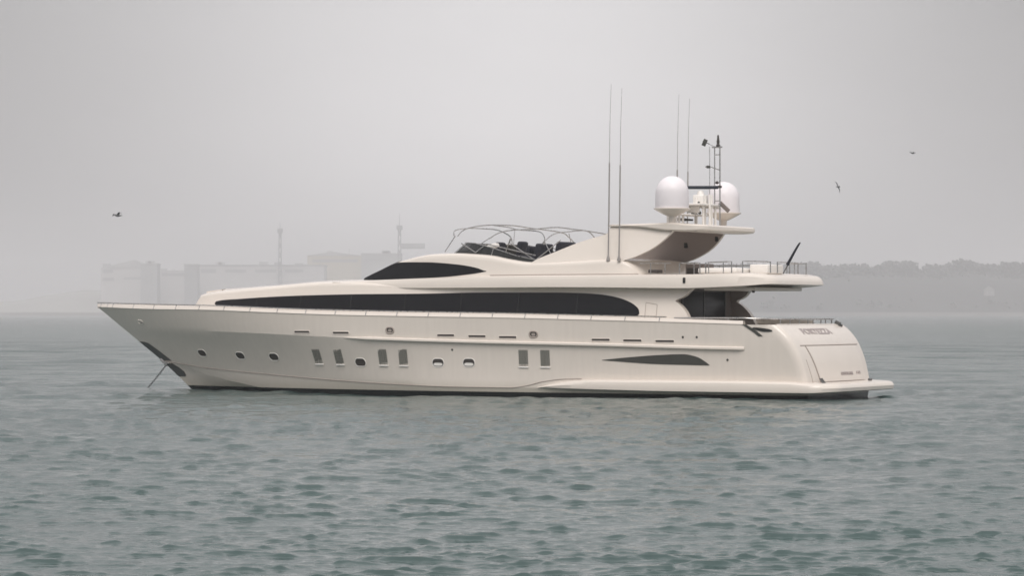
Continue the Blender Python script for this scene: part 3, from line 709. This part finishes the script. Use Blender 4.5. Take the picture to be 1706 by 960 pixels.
HO = [[(17.72, 2.2, 5.95), (17.70, 2.1, 6.16), (17.7, 1.28, 6.26), (17.72, 0.37, 6.29), (17.76, -0.96, 6.28), (17.79, -1.63, 6.19), (17.82, -2.2, 6.0), (17.84, -2.3, 5.6)],
      [(17.86, 2.2, 5.94), (18.01, 1.95, 6.19), (18.3, 1.47, 6.33), (18.66, 0.88, 6.39), (19.14, 0.09, 6.38), (19.51, -0.51, 6.3), (19.81, -0.98, 6.25), (20.28, -1.73, 6.14), (20.44, -1.98, 5.96), (20.59, -2.2, 5.73)],
      [(19.21, 2.2, 5.84), (19.49, 1.94, 6.06), (19.91, 1.57, 6.17), (20.51, 1.03, 6.21), (21.12, 0.48, 6.28), (21.58, 0.07, 6.22), (22.03, -0.34, 6.15), (22.52, -0.77, 6.05), (22.79, -1.0, 6.02), (23.6, -1.4, 6.0)],
      [(21.48, 2.2, 5.6), (21.55, 2.2, 5.75), (21.58, 1.56, 6.0), (21.62, 0.6, 6.10), (21.7, -0.86, 6.18), (21.74, -1.5, 5.95), (21.76, -1.8, 5.7)],
      [(18.66, 0.9, 6.39), (19.6, 1.4, 6.28), (20.34, 2.0, 6.16), (21.28, 2.2, 6.08), (21.51, 2.2, 5.85), (21.48, 2.2, 5.6)]]
def smooth_path(pts, n=6):
    pts = [Vector(p) for p in pts]; out = []
    for i in range(len(pts) - 1):
        p0, p1, p2, p3 = pts[max(i - 1, 0)], pts[i], pts[i + 1], pts[min(i + 2, len(pts) - 1)]
        for k in range(n):
            t = k / n; out.append(0.5 * ((2 * p1) + (p2 - p0) * t + (2 * p0 - 5 * p1 + 4 * p2 - p3) * t * t + (3 * p1 - p0 - 3 * p2 + p3) * t ** 3))
    return out + [pts[-1]]
for h_ in HO: add_tube(bm, [V(*q) for q in smooth_path(h_)], 0.021, 6)
for sg in (1, -1):
    t0 = 2.42 * sg; tt = 2.25 * sg
    for a, b in (((17.45, 5.36), (17.80, 5.96)), ((20.34, 5.62), (20.30, 6.12)), ((18.15, 5.68), (18.75, 5.33)), ((18.75, 5.33), (19.15, 5.66)), ((18.15, 5.66), (18.75, 5.33)), ((19.0, 5.66), (19.25, 5.86)), ((20.2, 5.66), (21.3, 4.98)), ((21.2, 4.99), (22.2, 5.75)), ((21.6, 5.75), (21.9, 5.2)), ((20.2, 5.82), (20.0, 5.3)), ((19.3, 5.62), (21.25, 5.2))):
        add_tube(bm, [V(a[0], t0, a[1]), V(b[0], tt if b[1] > 5.6 else t0, b[1])], 0.018, 6)
link("bimini_frame", bm, M['steel'], yacht)

# radar arch: two swept fins and the hardtop between them
aft_c = pc([(4.3, 24.85), (4.75, 24.9), (4.98, 25.0), (5.06, 25.3), (5.20, 25.65), (5.36, 25.98), (5.56, 26.28), (5.80, 26.55), (6.05, 26.78), (6.30, 26.98)])
fro_c = pc([(4.3, 20.9), (4.90, 21.25), (5.05, 21.5), (5.28, 22.1), (5.45, 22.55), (5.62, 23.0), (5.80, 23.6), (5.95, 24.15), (6.0, 24.2), (6.30, 24.3)])
def fin_t(z): return 2.86 - 0.36 * max(z - 4.8, 0)
def fin_rows(d, zs_):
    rows = []
    for z in zs_:
        a, b = fro_c(z), max(aft_c(z), fro_c(z) + 0.05)
        rows.append([V(a + (b - a) * k / 30, fin_t(z) - d - 0.05 * (k / 30), z) for k in range(31)])
    return rows
zz = [4.3 + (6.3 - 4.3) * k / 44 for k in range(45)]
for sg in (1, -1):
    bm = bmesh.new(); a, b = fin_rows(0, zz), fin_rows(0.17, zz)
    fl = lambda rws: [[Vector((p.x, p.y * sg, p.z)) for p in r] for r in rws]
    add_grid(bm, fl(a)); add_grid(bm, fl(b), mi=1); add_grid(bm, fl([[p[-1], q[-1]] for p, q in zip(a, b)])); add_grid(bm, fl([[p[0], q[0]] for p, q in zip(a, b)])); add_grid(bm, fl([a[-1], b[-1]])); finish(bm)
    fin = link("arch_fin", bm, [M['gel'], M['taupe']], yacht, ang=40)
    if sg == -1:
        for s, z in ((25.15, 5.62), (26.45, 5.85)):
            bm = bmesh.new(); add_box(bm, V(s, -(fin_t(z) - 0.2), z), (0.14, 0.10, 0.2), bev=0.03); link("deck_speaker", bm, M['black'], fin)
Eh = lambda s: 2.42 + 0.12 * clamp((s - 24.2) / 2.0)
path = outline(Eh, 24.2, 28.05, 0.5, n=24, na=10)
zt_h = pc([(24.2, 6.29), (26.9, 6.33), (27.2, 6.29), (28.1, 6.25)]); zb_h = pc([(24.2, 6.22), (25.5, 6.16), (26.6, 6.03), (27.3, 6.0), (28.1, 6.03)])
rows = [ring(path, 0.5, lambda s: zb_h(s)), ring(path, 0.06, lambda s: zb_h(s) + 0.01), ring(path, 0.0, lambda s: zb_h(s) + 0.06 * clamp(s - 24.2)), ring(path, 0.0, lambda s: zt_h(s) - 0.06 * clamp(s - 24.2)), ring(path, 0.05, lambda s: zt_h(s) - 0.01), ring(path, 0.3, zt_h)]
rows.append([Vector((p.x, 0, p.z)) for p in rows[-1]]); rows.insert(0, [Vector((p.x, 0, p.z)) for p in rows[0]])
bm = bmesh.new(); add_grid(bm, rows); add_grid(bm, [[Vector((p.x, -p.y, p.z)) for p in r] for r in rows])
add_grid(bm, [[Vector((p[0].x, p[0].y * 1, p[0].z)) for p in rows], [Vector((p[0].x, -p[0].y, p[0].z)) for p in rows]]); finish(bm)
hardtop = link("hardtop", bm, M['gel'], yacht, ang=32)

# radomes on flared pedestals
def radome(s, t, zb):
    root = empty("radome", V(s, t, 6.28)); root.parent = yacht
    bm = bmesh.new(); c = (0, 0, zb - 6.28)
    add_lathe(bm, [(0.60, 0.02), (0.61, 0.06), (0.60, 0.56)] + [(0.60 * math.cos(R(a)), 0.56 + 0.62 * math.sin(R(a))) for a in range(6, 91, 7)] + [(0.0, 1.18)], c, 40)
    link("dome", bm, M['dome'], root, ang=40)
    bm = bmesh.new()
    add_lathe(bm, [(0.0, 0.02), (0.66, 0.02), (0.66, -0.015), (0.46, -0.13), (0.24, -0.24), (0.13, -0.28), (0.12, -(zb - 6.34)), (0.2, -(zb - 6.30)), (0.2, -(zb - 6.26))], c, 32)
    link("pedestal", bm, M['gel'], root, ang=25)
radome(26.68, 2.25, 6.83); radome(26.72, -2.28, 6.80)

# radar and mast structure between the domes
mast = empty("radar_mast", V(26.9, 0, 6.3)); mast.parent = yacht
def loc(s, t, z): return V(s, t, z) - V(26.9, 0, 6.3)
bm = bmesh.new()
for s, t, z in ((26.35, 0.55, 7.02), (26.35, -0.55, 7.02), (27.15, 0.55, 7.02), (27.15, -0.55, 7.02), (26.1, 1.35, 6.85), (26.35, 1.15, 6.85), (27.0, 0.05, 7.35), (26.75, 0.25, 7.3), (26.2, 1.0, 6.9), (26.5, 0.9, 6.9), (27.3, 0.3, 7.4), (27.2, -0.1, 7.4), (27.0, -0.9, 7.0), (26.6, 1.45, 6.8)):
    add_tube(bm, [loc(s, t, 6.26), loc(s, t, z)], 0.045, 8)
add_box(bm, loc(26.75, 0.0, 7.03), (1.0, 2.1, 0.07), bev=0.02); add_box(bm, loc(26.5, 0.2, 6.66), (0.7, 1.7, 0.05), bev=0.02)
add_box(bm, loc(26.8, 0.0, 7.24), (0.42, 0.5, 0.34), bev=0.05); add_box(bm, loc(26.75, 0.55, 6.86), (0.5, 0.08, 0.26), bev=0.02)
add_tube(bm, [loc(26.4, 1.2, 6.95), loc(27.1, -1.2, 6.95)], 0.035, 8)
link("mast_platform", bm, M['white'], mast)
bm = bmesh.new(); add_lathe(bm, [(0, 0), (0.17, 0), (0.17, 0.22), (0.13, 0.40), (0.09, 0.50), (0.0, 0.5)], loc(26.8, 0.0, 7.06), 20); link("scanner_gearbox", bm, M['white'], mast)
bm = bmesh.new(); d = Matrix.Rotation(math.atan2(0.462, 0.887), 3, 'Z')
add_box(bm, loc(26.84, 0.0, 7.68), (1.24, 0.15, 0.12), d, bev=0.035); link("radar_scanner", bm, M['radar'], mast)
for s, t, z, r in ((26.2, 1.0, 7.12, .07), (26.55, 0.7, 7.10, .05), (26.95, 0.5, 7.1, .05), (27.1, -0.2, 7.12, .06), (26.4, -0.2, 6.74, .07), (26.9, 0.3, 6.74, .06)):
    bm = bmesh.new(); add_lathe(bm, [(0, -r), (r * .8, -r * .7), (r, 0), (r * .7, r * .8), (0, r)], loc(s, t, z), 10); link("deck_lamp", bm, M['vent'], mast)
for t in (0.35, 0.75):
    bm = bmesh.new(); add_tube(bm, [loc(26.2, t, 6.5), loc(26.65, t, 6.48)], 0.06, 10, r2=0.03); link("horn", bm, M['vent'], mast)
bm = bmesh.new(); add_tube(bm, [loc(27.1, -0.6, 6.3), loc(27.1, -0.6, 9.22)], 0.022, 8); add_tube(bm, [loc(27.31, -0.6, 6.3), loc(27.31, -0.6, 9.25)], 0.027, 8)
add_tube(bm, [loc(26.72, -0.6, 8.47), loc(27.0, -0.6, 8.44), loc(27.31, -0.6, 8.33)], 0.02, 6); add_tube(bm, [loc(27.0, -0.6, 9.18), loc(27.4, -0.6, 9.18)], 0.03, 6)
add_tube(bm, [loc(26.9, -0.6, 7.3), loc(26.9, -0.6, 9.2)], 0.012, 6)
for z in (7.2, 7.75, 8.9): add_tube(bm, [loc(27.1, -0.6, z), loc(27.31, -0.6, z)], 0.018, 6)
add_tube(bm, [loc(27.05, -0.6, 9.22), loc(26.74, -0.6, 9.36)], 0.010, 6)
lm = link("light_mast", bm, M['steel'], mast)
bm = bmesh.new(); add_lathe(bm, [(0, 0), (0.07, 0), (0.08, 0.05), (0.05, 0.09), (0.06, 0.2), (0.045, 0.25), (0.03, 0.42), (0, 0.43)], loc(27.24, -0.6, 9.2), 12); link("masthead_lamp", bm, M['slot'], mast)
bm = bmesh.new(); add_lathe(bm, [(0, -.05), (.06, -.03), (.07, .03), (0, .08)], loc(27.2, -0.6, 7.86), 12); add_lathe(bm, [(0, -.06), (.08, -.04), (.085, .03), (0, .06)], loc(27.3, -0.6, 7.72), 12); link("stern_lamp", bm, M['slot'], mast)
bm = bmesh.new(); add_box(bm, loc(26.70, -0.6, 9.36), (0.16, 0.02, 0.26), Matrix.Rotation(R(25), 3, 'Y'), 0.008); add_tube(bm, [loc(26.9, -0.6, 9.3), loc(26.62, -0.6, 9.42)], 0.012, 6); link("wind_vane", bm, M['vent'], mast)
bm = bmesh.new(); add_box(bm, loc(26.85, -0.6, 8.46), (0.14, 0.10, 0.10), bev=0.02); link("anemometer", bm, M['vent'], mast)
bm = bmesh.new(); add_box(bm, loc(27.42, -0.75, 6.98), (0.5, 0.05, 0.16), Matrix.Rotation(R(42), 3, 'Y'), 0.02); link("cable_guard", bm, M['bulk'], mast)

# whip antennas in two pairs
bm = bmesh.new(); add_lathe(bm, [(0, 0), (0.07, 0), (0.07, 0.05), (0.04, 0.16), (0.03, 0.2)], (0, 0, 0), 10)
add_tube(bm, [Vector((0, 0, 0.1)), Vector((0.03, 0, 1.8)), Vector((0.05, 0, 3.55))], 0.027, 8)
add_tube(bm, [Vector((0.05, 0, 3.5)), Vector((0.07, 0, 5.0)), Vector((0.12, 0, 6.4))], 0.013, 8, r2=0.006)
wa = link("whip_antenna", bm, M['whip'], yacht); wa.location = V(24.42, 2.85, 4.96)
for s, t, k in ((24.85, 2.85, .975), (24.46, -3.0, 1.0), (24.90, -3.0, .975)):
    c = wa.copy(); COL.objects.link(c); c.parent = yacht; c.location = V(s, t, 4.96); c.scale = (1, 1, k)

# flybridge after rail, loungers, lockers, ensign staff
bm = bmesh.new()
rp = outline(lambda s: 2.95, 25.7, 30.1, 1.0, n=30, na=8); rz_ = lambda s: zt_f(s) + 0.40
full = ring(rp, 0, rz_); star = [Vector((p.x, -p.y, p.z)) for p in reversed(full[:-1])]
add_tube(bm, full[:12], 0.014, 6); 
for seg in (full[14:22], full[23:32], full[33:41], full[42:] + star[:4], star[6:14], star[16:24], star[26:]):
    a, b = seg[0].copy(), seg[-1].copy(); a.z -= 0.40; b.z -= 0.40
    add_tube(bm, [a] + seg + [b], 0.024, 6)
for p in full[4:34:5] + star[2::6]:
    q = p.copy(); q.z -= 0.42; add_tube(bm, [q, p], 0.018, 6)
for p in full[14:40:2]: 
    pass
link("flybridge_rail", bm, M['steel'], yacht)
bm = bmesh.new(); add_box(bm, V(28.3, 1.2, 4.60), (1.5, 1.5, 0.20), bev=0.06); link("sun_pad", bm, M['white'], yacht)
bm = bmesh.new(); add_box(bm, V(29.45, 0.1, 4.66), (0.7, 1.5, 0.34), bev=0.05); link("raft_canister", bm, M['white'], yacht)
bm = bmesh.new(); add_box(bm, V(26.9, 0.3, 4.66), (0.75, 0.9, 0.42), bev=0.03); wb_ = link("wet_bar", bm, M['bulk'], yacht)
bm = bmesh.new(); add_box(bm, V(27.29, 0.3, 4.60), (0.03, 0.7, 0.24), bev=0.005); add_box(bm, V(26.9, 0.76, 4.60), (0.6, 0.03, 0.22), bev=0.005); link("bar_door", bm, M['slot'], wb_)
bm = bmesh.new(); add_box(bm, V(25.95, 2.1, 4.58), (0.35, 0.5, 0.12), bev=0.02); link("deck_hatch", bm, M['slot'], yacht)
bm = bmesh.new(); add_tube(bm, [V(30.05, 0, 4.50), V(30.72, 0, 5.62)], 0.022, 8); fs = link("ensign_staff", bm, M['dsteel'], yacht)
bm = bmesh.new(); add_tube(bm, [V(30.22, 0.01, 4.82), V(30.3, 0.01, 4.95), V(30.48, 0.02, 5.25), V(30.62, 0.02, 5.48), V(30.70, 0.01, 5.60)], 0.062, 8, r2=0.03); link("furled_ensign", bm, M['navy'], fs)

# anchor chain from the bow roller into the water -----------------------------
def chain():
    a, b = V(3.46, 0.02, 1.10), V(1.95, 0.02, -0.42); d = b - a; L = d.length; n = int(L / 0.105); bm = bmesh.new()
    q = d.normalized().to_track_quat('X', 'Z').to_matrix()
    for i in range(n):
        c = a + d * (i + 0.5) / n + Vector((0, 0, -0.05 * math.sin(math.pi * i / n)))
        rot = q @ Matrix.Rotation(R(90 * (i % 2)), 3, 'X')
        pts = [c + rot @ Vector((0.066 * math.cos(2 * math.pi * k / 12), 0.028 * math.sin(2 * math.pi * k / 12), 0)) for k in range(13)]
        add_tube(bm, pts, 0.012, 5)
    o = link("anchor_chain", bm, M['dsteel']); o.location = yacht.location; o.rotation_euler = yacht.rotation_euler
    tag(o, "thin dark anchor chain slanting from the yacht's bow into the water", "anchor chain")
chain()

# ------------------------------------------------------------------ the far shore, seen through the haze
def at(px, py, D): return Vector(((px - 853) / 5000 * D, D, CAM_H + (523 - py) / 5000 * D))
M['soil'] = mat("shore_grass", (0.026, 0.029, 0.026), 0.9, var=0.2, scale=0.02)
M['stone'] = mat("cottage_stone", (0.24, 0.235, 0.23), 0.9, var=0.1, scale=0.2)
M['dune'] = mat("dune_grass", (0.34, 0.34, 0.32), 0.9, var=0.2, scale=0.02)  # land colour paled to put the headland's haze into it
M['shingle'] = mat("shingle_beach", (0.13, 0.127, 0.12), 0.9, var=0.2, scale=0.05)  # strip along the foot of the hill, paler than its slope
M['leaf'] = mat("woodland_leaf", (0.055, 0.06, 0.055), 0.9, var=0.4, scale=0.03)
M['pale'] = mat("pale_cladding", (0.55, 0.54, 0.54), 0.7, var=0.1, scale=0.05)
M['grey'] = mat("grey_cladding", (0.42, 0.42, 0.425), 0.7, var=0.1, scale=0.05)
M['buff'] = mat("buff_cladding", (0.52, 0.48, 0.40), 0.7, var=0.1, scale=0.05)
M['dark'] = mat("dark_cladding", (0.37, 0.37, 0.375), 0.7, var=0.1, scale=0.05)
M['roof'] = mat("sheet_roof", (0.47, 0.47, 0.47), 0.6, var=0.1, scale=0.05)
M['wdw'] = mat("far_window", (0.38, 0.38, 0.385), 0.3, var=0.1, scale=0.05)

def ridge(name, prof, D, depth, lab, noise, seed, base_px=None):
    """a long low hill: prof gives crest height (m) against x (m)"""
    k_ = D / (2900.0 if name == 'hill' else 3500.0); prof = [(x * k_, h * k_) for x, h in prof]; x0, x1 = prof[0][0], prof[-1][0]; f = pc(prof); r_ = np.random.default_rng(seed); bm = bmesh.new(); rows = []
    nx = int((x1 - x0) / 9) + 1; ph = r_.uniform(0, 6.28, 12); fr = np.exp(r_.uniform(np.log(0.006), np.log(0.09), 12)) / k_
    for i in range(nx + 1):
        x = x0 + (x1 - x0) * i / nx; row = []
        wob = sum(math.sin(x * fr[k] + ph[k]) / (1 + k * 0.3) for k in range(12)) * noise
        h = max(f(x) + wob * min(1, f(x) / 12), 0.3)
        for dy, hh in ((-0.16, -0.6), (-0.15, 0.6), (-0.12, min(h * 0.3, 5.0)), (-0.115, min(h * 0.32, 5.3)), (-0.05, h * 0.5), (0.10, h * 0.8), (0.3, h), (0.6, h * 0.9), (1.0, -1)):
            row.append(Vector((x, D + dy * depth, hh)))
        rows.append(row)
    add_grid(bm, [r[:3] for r in rows], mi=1); add_grid(bm, [r[2:] for r in rows]); finish(bm); o = link(name, bm, [M['soil' if name == 'hill' else 'dune'], M['shingle']]); return tag(o, lab, "hill", kind="structure")
DR = 4200.0; K = DR / 2900.0
ridge("hill", [(40, 0.4), (95, 8), (170, 29), (260, 40), (340, 41.5), (420, 41), (520, 42), (620, 42), (800, 40), (1100, 30)], DR, 600, "low wooded hill along the right-hand far shore", 1.6, 3)
ridge("headland", [(-760, 13), (-640, 16), (-590, 20), (-555, 25), (-517, 31), (-491, 29), (-440, 25), (-250, 21), (-100, 17), (20, 6), (120, 0.4)], 4600.0, 600, "faint pale headland at the left edge, running behind the hazy buildings", 0.9, 5)
def woodland():
    bm = bmesh.new(); rr = random.Random(5)
    topf = pc([(150, 46), (231, 50.5), (282, 50.5), (302, 52.5), (318, 49.5), (333, 51.0), (355, 50), (366, 47), (380, 53.0), (403, 53), (409, 47.0), (418, 50.5), (436, 51), (449, 55), (460, 53.5), (474, 50), (500, 52), (560, 53), (700, 52), (900, 44)])
    def tree(x, y, zb, h, wd):
        n = int(26 + 10 * rr.random())
        for _ in range(n):
            a = rr.uniform(0, 6.283); v = rr.random() ** 0.6; zz_ = rr.random()
            rad = wd * v * math.sqrt(max(0.05, 1 - (2 * zz_ - 0.9) ** 2 * 0.85))
            c = Vector((x + rad * math.cos(a), y + rad * math.sin(a), zb + h * (0.18 + 0.82 * zz_)))
            sz = rr.uniform(1.3, 3.2); d1 = Vector((rr.gauss(0, 1), rr.gauss(0, 1), rr.gauss(0, 1))).normalized() * sz; d2 = d1.cross(Vector((rr.gauss(0, 1), rr.gauss(0, 1), rr.gauss(0, 1)))).normalized() * sz
            bm.faces.new([bm.verts.new(c + d1), bm.verts.new(c + d2), bm.verts.new(c - d1 * 0.8), bm.verts.new(c - d2)])
    for _ in range(2100):
        x = rr.uniform(60, 820); v = rr.random(); tf = (topf(x) if x > 150 else 46 * clamp((x - 40) / 110)) * K; x *= K
        if v < 0.42:
            h = rr.uniform(16, 24); tree(x, DR + 600 * 0.3 + rr.uniform(-30, 40), tf * 1.045 - h + rr.uniform(-6.0, 0.3), h, rr.uniform(7, 13))
        else:
            q = rr.random(); h = rr.uniform(10, 18); tree(x, DR + 600 * (-0.10 + 0.40 * q), max(0.5, (2 + 0.72 * tf * q) + rr.uniform(-2, 1)), h, rr.uniform(6, 11))
    o = link("woodland", bm, M['leaf'], recalc=False)
    return tag(o, "dense grey woodland covering the right-hand far shore in the haze", "woodland", kind="stuff")
woodland()

def block(bm, px0, px1, py_top, D, dep, z0=-0.5, mi=0, roof_over=0.0):
    a, b = at(px0, py_top, D), at(px1, py_top, D)
    add_box(bm, Vector(((a.x + b.x) / 2, D + dep / 2, (a.z + z0) / 2)), (b.x - a.x, dep, a.z - z0), mi=mi)
def far_building(name, lab, px0, px1, py, D, dep, wall, roof, roof_h=2.0, gable=None, wins=(), cat="building"):
    root = empty(name, Vector((at((px0 + px1) / 2, py, D).x, D, 0)))
    off = -root.location
    def put(nm, bm, m):
        bmesh.ops.translate(bm, vec=off, verts=bm.verts); return link(nm, bm, m, root)
    bm = bmesh.new(); block(bm, px0, px1, py, D, dep); wl = put("wall", bm, M[wall])
    bm = bmesh.new(); a, b = at(px0, py, D), at(px1, py, D)
    if gable:
        g = at(gable[0], gable[1], D)
        for y in (0,): pass
        f0 = [Vector((a.x - 1, D - 1, a.z)), Vector((g.x, D - 1, g.z)), Vector((b.x + 1, D - 1, b.z))]
        f1 = [p + Vector((0, dep + 2, 0)) for p in f0]
        add_grid(bm, [f0, f1]); bm.faces.new([bm.verts.new(p) for p in f0]); bm.faces.new([bm.verts.new(p) for p in reversed(f1)])
    else:
        add_box(bm, Vector(((a.x + b.x) / 2, D + dep / 2, a.z + roof_h / 2 + 0.01)), (b.x - a.x + 1.5, dep + 1.5, roof_h))
    put("roof", bm, M[roof])
    for (wx0, wx1, wy0, wy1, m_) in wins:
        p, q = at(wx0, wy0, D), at(wx1, wy1, D); bm = bmesh.new()
        add_box(bm, Vector(((p.x + q.x) / 2, D - 0.1, (p.z + q.z) / 2)), (q.x - p.x, 0.6, p.z - q.z)); put("window" if m_ == 'wdw' else "panel", bm, M[m_])
    return tag(root, lab, cat)
DL = 4600.0
far_building("factory_building", "hazy pale factory hall with a low gable roof, leftmost of the far buildings", 168, 256, 447, DL, 60, 'pale', 'roof', gable=(224, 433), wins=[(171, 188, 449, 455, 'wdw'), (171, 190, 463, 468, 'wdw'), (206, 240, 462, 466, 'wdw')])
far_building("stair_block", "hazy grey flat-roofed block with upright dark stripes beside the gabled hall", 234, 262, 441, DL - 70, 40, 'grey', 'roof', wins=[(242, 246, 455, 472, 'wdw'), (250, 254, 455, 472, 'wdw')])
far_building("warehouse", "hazy pale low shed with a dark band between the striped block and the dark tower", 262, 312, 453, DL, 50, 'pale', 'roof', wins=[(270, 310, 455, 460, 'wdw')])
far_building("tower_block", "hazy dark upright block rising between the low shed and the long terminal", 307, 329, 442, DL - 60, 30, 'dark', 'roof', wins=[(311, 325, 452, 457, 'wdw')])
far_building("terminal_building", "very long flat-roofed hazy terminal building behind the yacht's foredeck", 326, 540, 443.5, DL, 70, 'pale', 'dark', wins=[(335, 360, 448, 455, 'wdw'), (375, 410, 449, 454, 'wdw'), (425, 460, 449, 454, 'wdw'), (475, 505, 449, 454, 'wdw')])
far_building("storage_hall", "hazy buff-coloured hall with a broad low roof behind the wheelhouse", 512, 602, 426, DL + 120, 80, 'buff', 'roof', gable=(552, 419.5), wins=[(520, 596, 432, 437, 'wdw')])
far_building("depot", "hazy grey flat-roofed depot at the foot of the right-hand mast", 602, 668, 424, DL + 110, 60, 'grey', 'roof', wins=[(608, 640, 430, 435, 'wdw')])
def tower(name, lab, px, py_top, py_head, D, rw, extra=None):
    root = empty(name, Vector((at(px, 500, D).x, D, 0))); bm = bmesh.new(); H_ = at(px, py_head, D).z; Ht = at(px, py_top, D).z
    for sx in (-1, 1):
        for sy in (-1, 1):
            add_tube(bm, [Vector((sx * rw * 1.5, sy * rw * 1.5, -0.5)), Vector((sx * rw * 0.75, sy * rw * 0.75, H_))], 0.75, 6)
    n = 9
    for k in range(n):
        z0, z1 = H_ * k / n, H_ * (k + 1) / n; w0 = rw * (1.5 - 0.75 * k / n); w1 = rw * (1.5 - 0.75 * (k + 1) / n)
        for sy in (-1, 1):
            add_tube(bm, [Vector((-w0, sy * w0, z0)), Vector((w1, sy * w1, z1))], 0.45, 5); add_tube(bm, [Vector((w0, sy * w0, z0)), Vector((-w1, sy * w1, z1))], 0.45, 5)
    link("lattice", bm, M['dark'], root)
    bm = bmesh.new(); add_box(bm, Vector((0, 0, H_ + 1.5)), (rw * 4.2, rw * 4.2, 7.0), bev=0.5); link("head_frame", bm, M['dark'], root)
    bm = bmesh.new(); add_tube(bm, [Vector((0, 0, H_ + 4)), Vector((0, 0, Ht))], 0.7, 6, r2=0.3); link("spike", bm, M['dark'], root)
    if extra:
        a, b = at(extra[0], extra[2], D), at(extra[1], extra[3], D); bm = bmesh.new()
        add_box(bm, Vector(((a.x + b.x) / 2 - root.location.x, 0, (a.z + b.z) / 2)), (b.x - a.x, 5, a.z - b.z), bev=0.4); link("gantry", bm, M['grey'], root)
    return tag(root, lab, "mast")
for root in [o for o in COL.objects if o.name.split('.')[0] in ("factory_building", "terminal_building", "storage_hall", "depot", "warehouse", "stair_block")]:
    wl = [c for c in root.children if c.name.startswith("wall")][0]; xs = [v.co.x for v in wl.data.vertices]; zt = max(v.co.z for v in wl.data.vertices)
    rr_ = random.Random(len(root.name)); n_ = max(2, int((max(xs) - min(xs)) / 26))
    for k in range(n_):
        x = rr_.uniform(min(xs) + 6, max(xs) - 6); h_ = rr_.uniform(2.5, 8.0); bm = bmesh.new()
        if k % 3 == 2: add_tube(bm, [Vector((x, 15, zt)), Vector((x, 15, zt + h_ * 1.8))], 0.6, 6)
        else: add_box(bm, Vector((x, 20, zt + h_ / 2)), (rr_.uniform(3, 14), 10, h_))
        link("roof_vent", bm, M[rr_.choice(['grey', 'roof', 'pale'])], root)
tower("lattice_mast", "plain hazy lattice mast standing above the long terminal building", 466.5, 370, 386, DL - 20, 1.9)
tower("lattice_mast", "hazy lattice mast with a gantry box on its side, above the wheelhouse", 665.5, 356, 381, DL - 20, 2.1, extra=(667, 708, 405.5, 414.5))
def cottage(name, lab, px, py, D, wd):
    c = at(px, py, D); root = empty(name, c); root.location.z -= 4
    bm = bmesh.new(); add_box(bm, Vector((0, 0, 4)), (wd, 8, 8)); link("wall", bm, M['stone'], root)
    bm = bmesh.new(); f0 = [Vector((-wd / 2 - .6, -4.6, 8)), Vector((0, -4.6, 13.5)), Vector((wd / 2 + .6, -4.6, 8))]; f1 = [p + Vector((0, 9.2, 0)) for p in f0]
    add_grid(bm, [f0, f1]); bm.faces.new([bm.verts.new(p) for p in f0]); link("roof", bm, M['stone'], root)
    for x in (-wd / 4, wd / 4):
        bm = bmesh.new(); add_box(bm, Vector((x, -4.05, 4.5)), (1.6, 0.3, 2.0)); link("window", bm, M['wdw'], root)
    tag(root, lab, "house")
cottage("cottage", "pale gabled house among the trees near the right edge of the far shore", 1648, 488, DR - 60, 14)


# ------------------------------------------------------------------ gulls
M['gull_grey'] = mat("gull_plumage", (0.22, 0.22, 0.225), 0.8, var=0.3, scale=8)
def gull(lab, px, py, D, rz, roll, flap_l, flap_r, size=1.0):
    """one continuous body with bent wings; x forward, y left"""
    bm = bmesh.new(); rows = []
    prof = [(-0.30, 0.0, 0.012, .10), (-0.24, 0.0, 0.02, .085), (-0.16, 0, 0.045, .05), (-0.05, 0, 0.075, .075), (0.06, 0.005, 0.082, .08), (0.14, 0.015, 0.06, .058), (0.19, 0.03, 0.045, .043), (0.235, 0.035, 0.045, .042), (0.275, 0.032, 0.028, .026), (0.30, 0.025, 0.012, .010), (0.345, 0.015, 0.004, .003)]
    for x, z, hz_, hy in prof:
        rows.append([Vector((x, hy * math.cos(k * math.pi / 6), z + hz_ * math.sin(k * math.pi / 6))) for k in range(13)])
    add_grid(bm, rows)
    for sg, fl in ((1, flap_l), (-1, flap_r)):
        up, lo = [], []
        pts = [(0.05, 0.0, 0.0), (0.20, 0.17, 1.0), (0.34, 0.20, 1.35), (0.50, 0.13, 1.1), (0.62, 0.03, .75)]
        chord = [0.17, 0.16, 0.13, 0.08, 0.015]; z = 0.04; y = 0.03; yp = 0.03; rws = []
        for i, (yy, xf, _) in enumerate(pts):
            dy = yy - (pts[i - 1][0] if i else 0.0); an = fl if i < 3 else fl - 0.75
            y += dy * math.cos(an); z += dy * math.sin(an)
            c = chord[i]; xm = 0.03 + 0.35 * xf * 0.5
            rws.append([Vector((xm + c * 0.45, sg * y, z)), Vector((xm, sg * y, z + 0.016)), Vector((xm - c * 0.6, sg * y, z - 0.005)), Vector((xm, sg * y, z - 0.008)), Vector((xm + c * 0.45, sg * y, z))])
        add_grid(bm, rws)
    finish(bm); o = link("gull", bm, M['gull_grey'], ang=60)
    o.location = at(px, py, D); o.rotation_euler = (roll, 0, rz); o.scale = (size,) * 3
    return tag(o, lab, "gull", group="gulls flying over the sea")
gull("dark gull flying low to the left, above the yacht's bow", 196, 359, 130, R(215), R(0), R(25), R(12), 0.72)
gull("gull banking on edge with wings spread in a steep line, above the stern", 1396, 311, 150, R(120), R(62), R(8), R(8), 0.55)
gull("tiny pale gull, highest and farthest right over the shore", 1521, 255, 190, R(205), R(-8), R(22), R(15), 0.6)
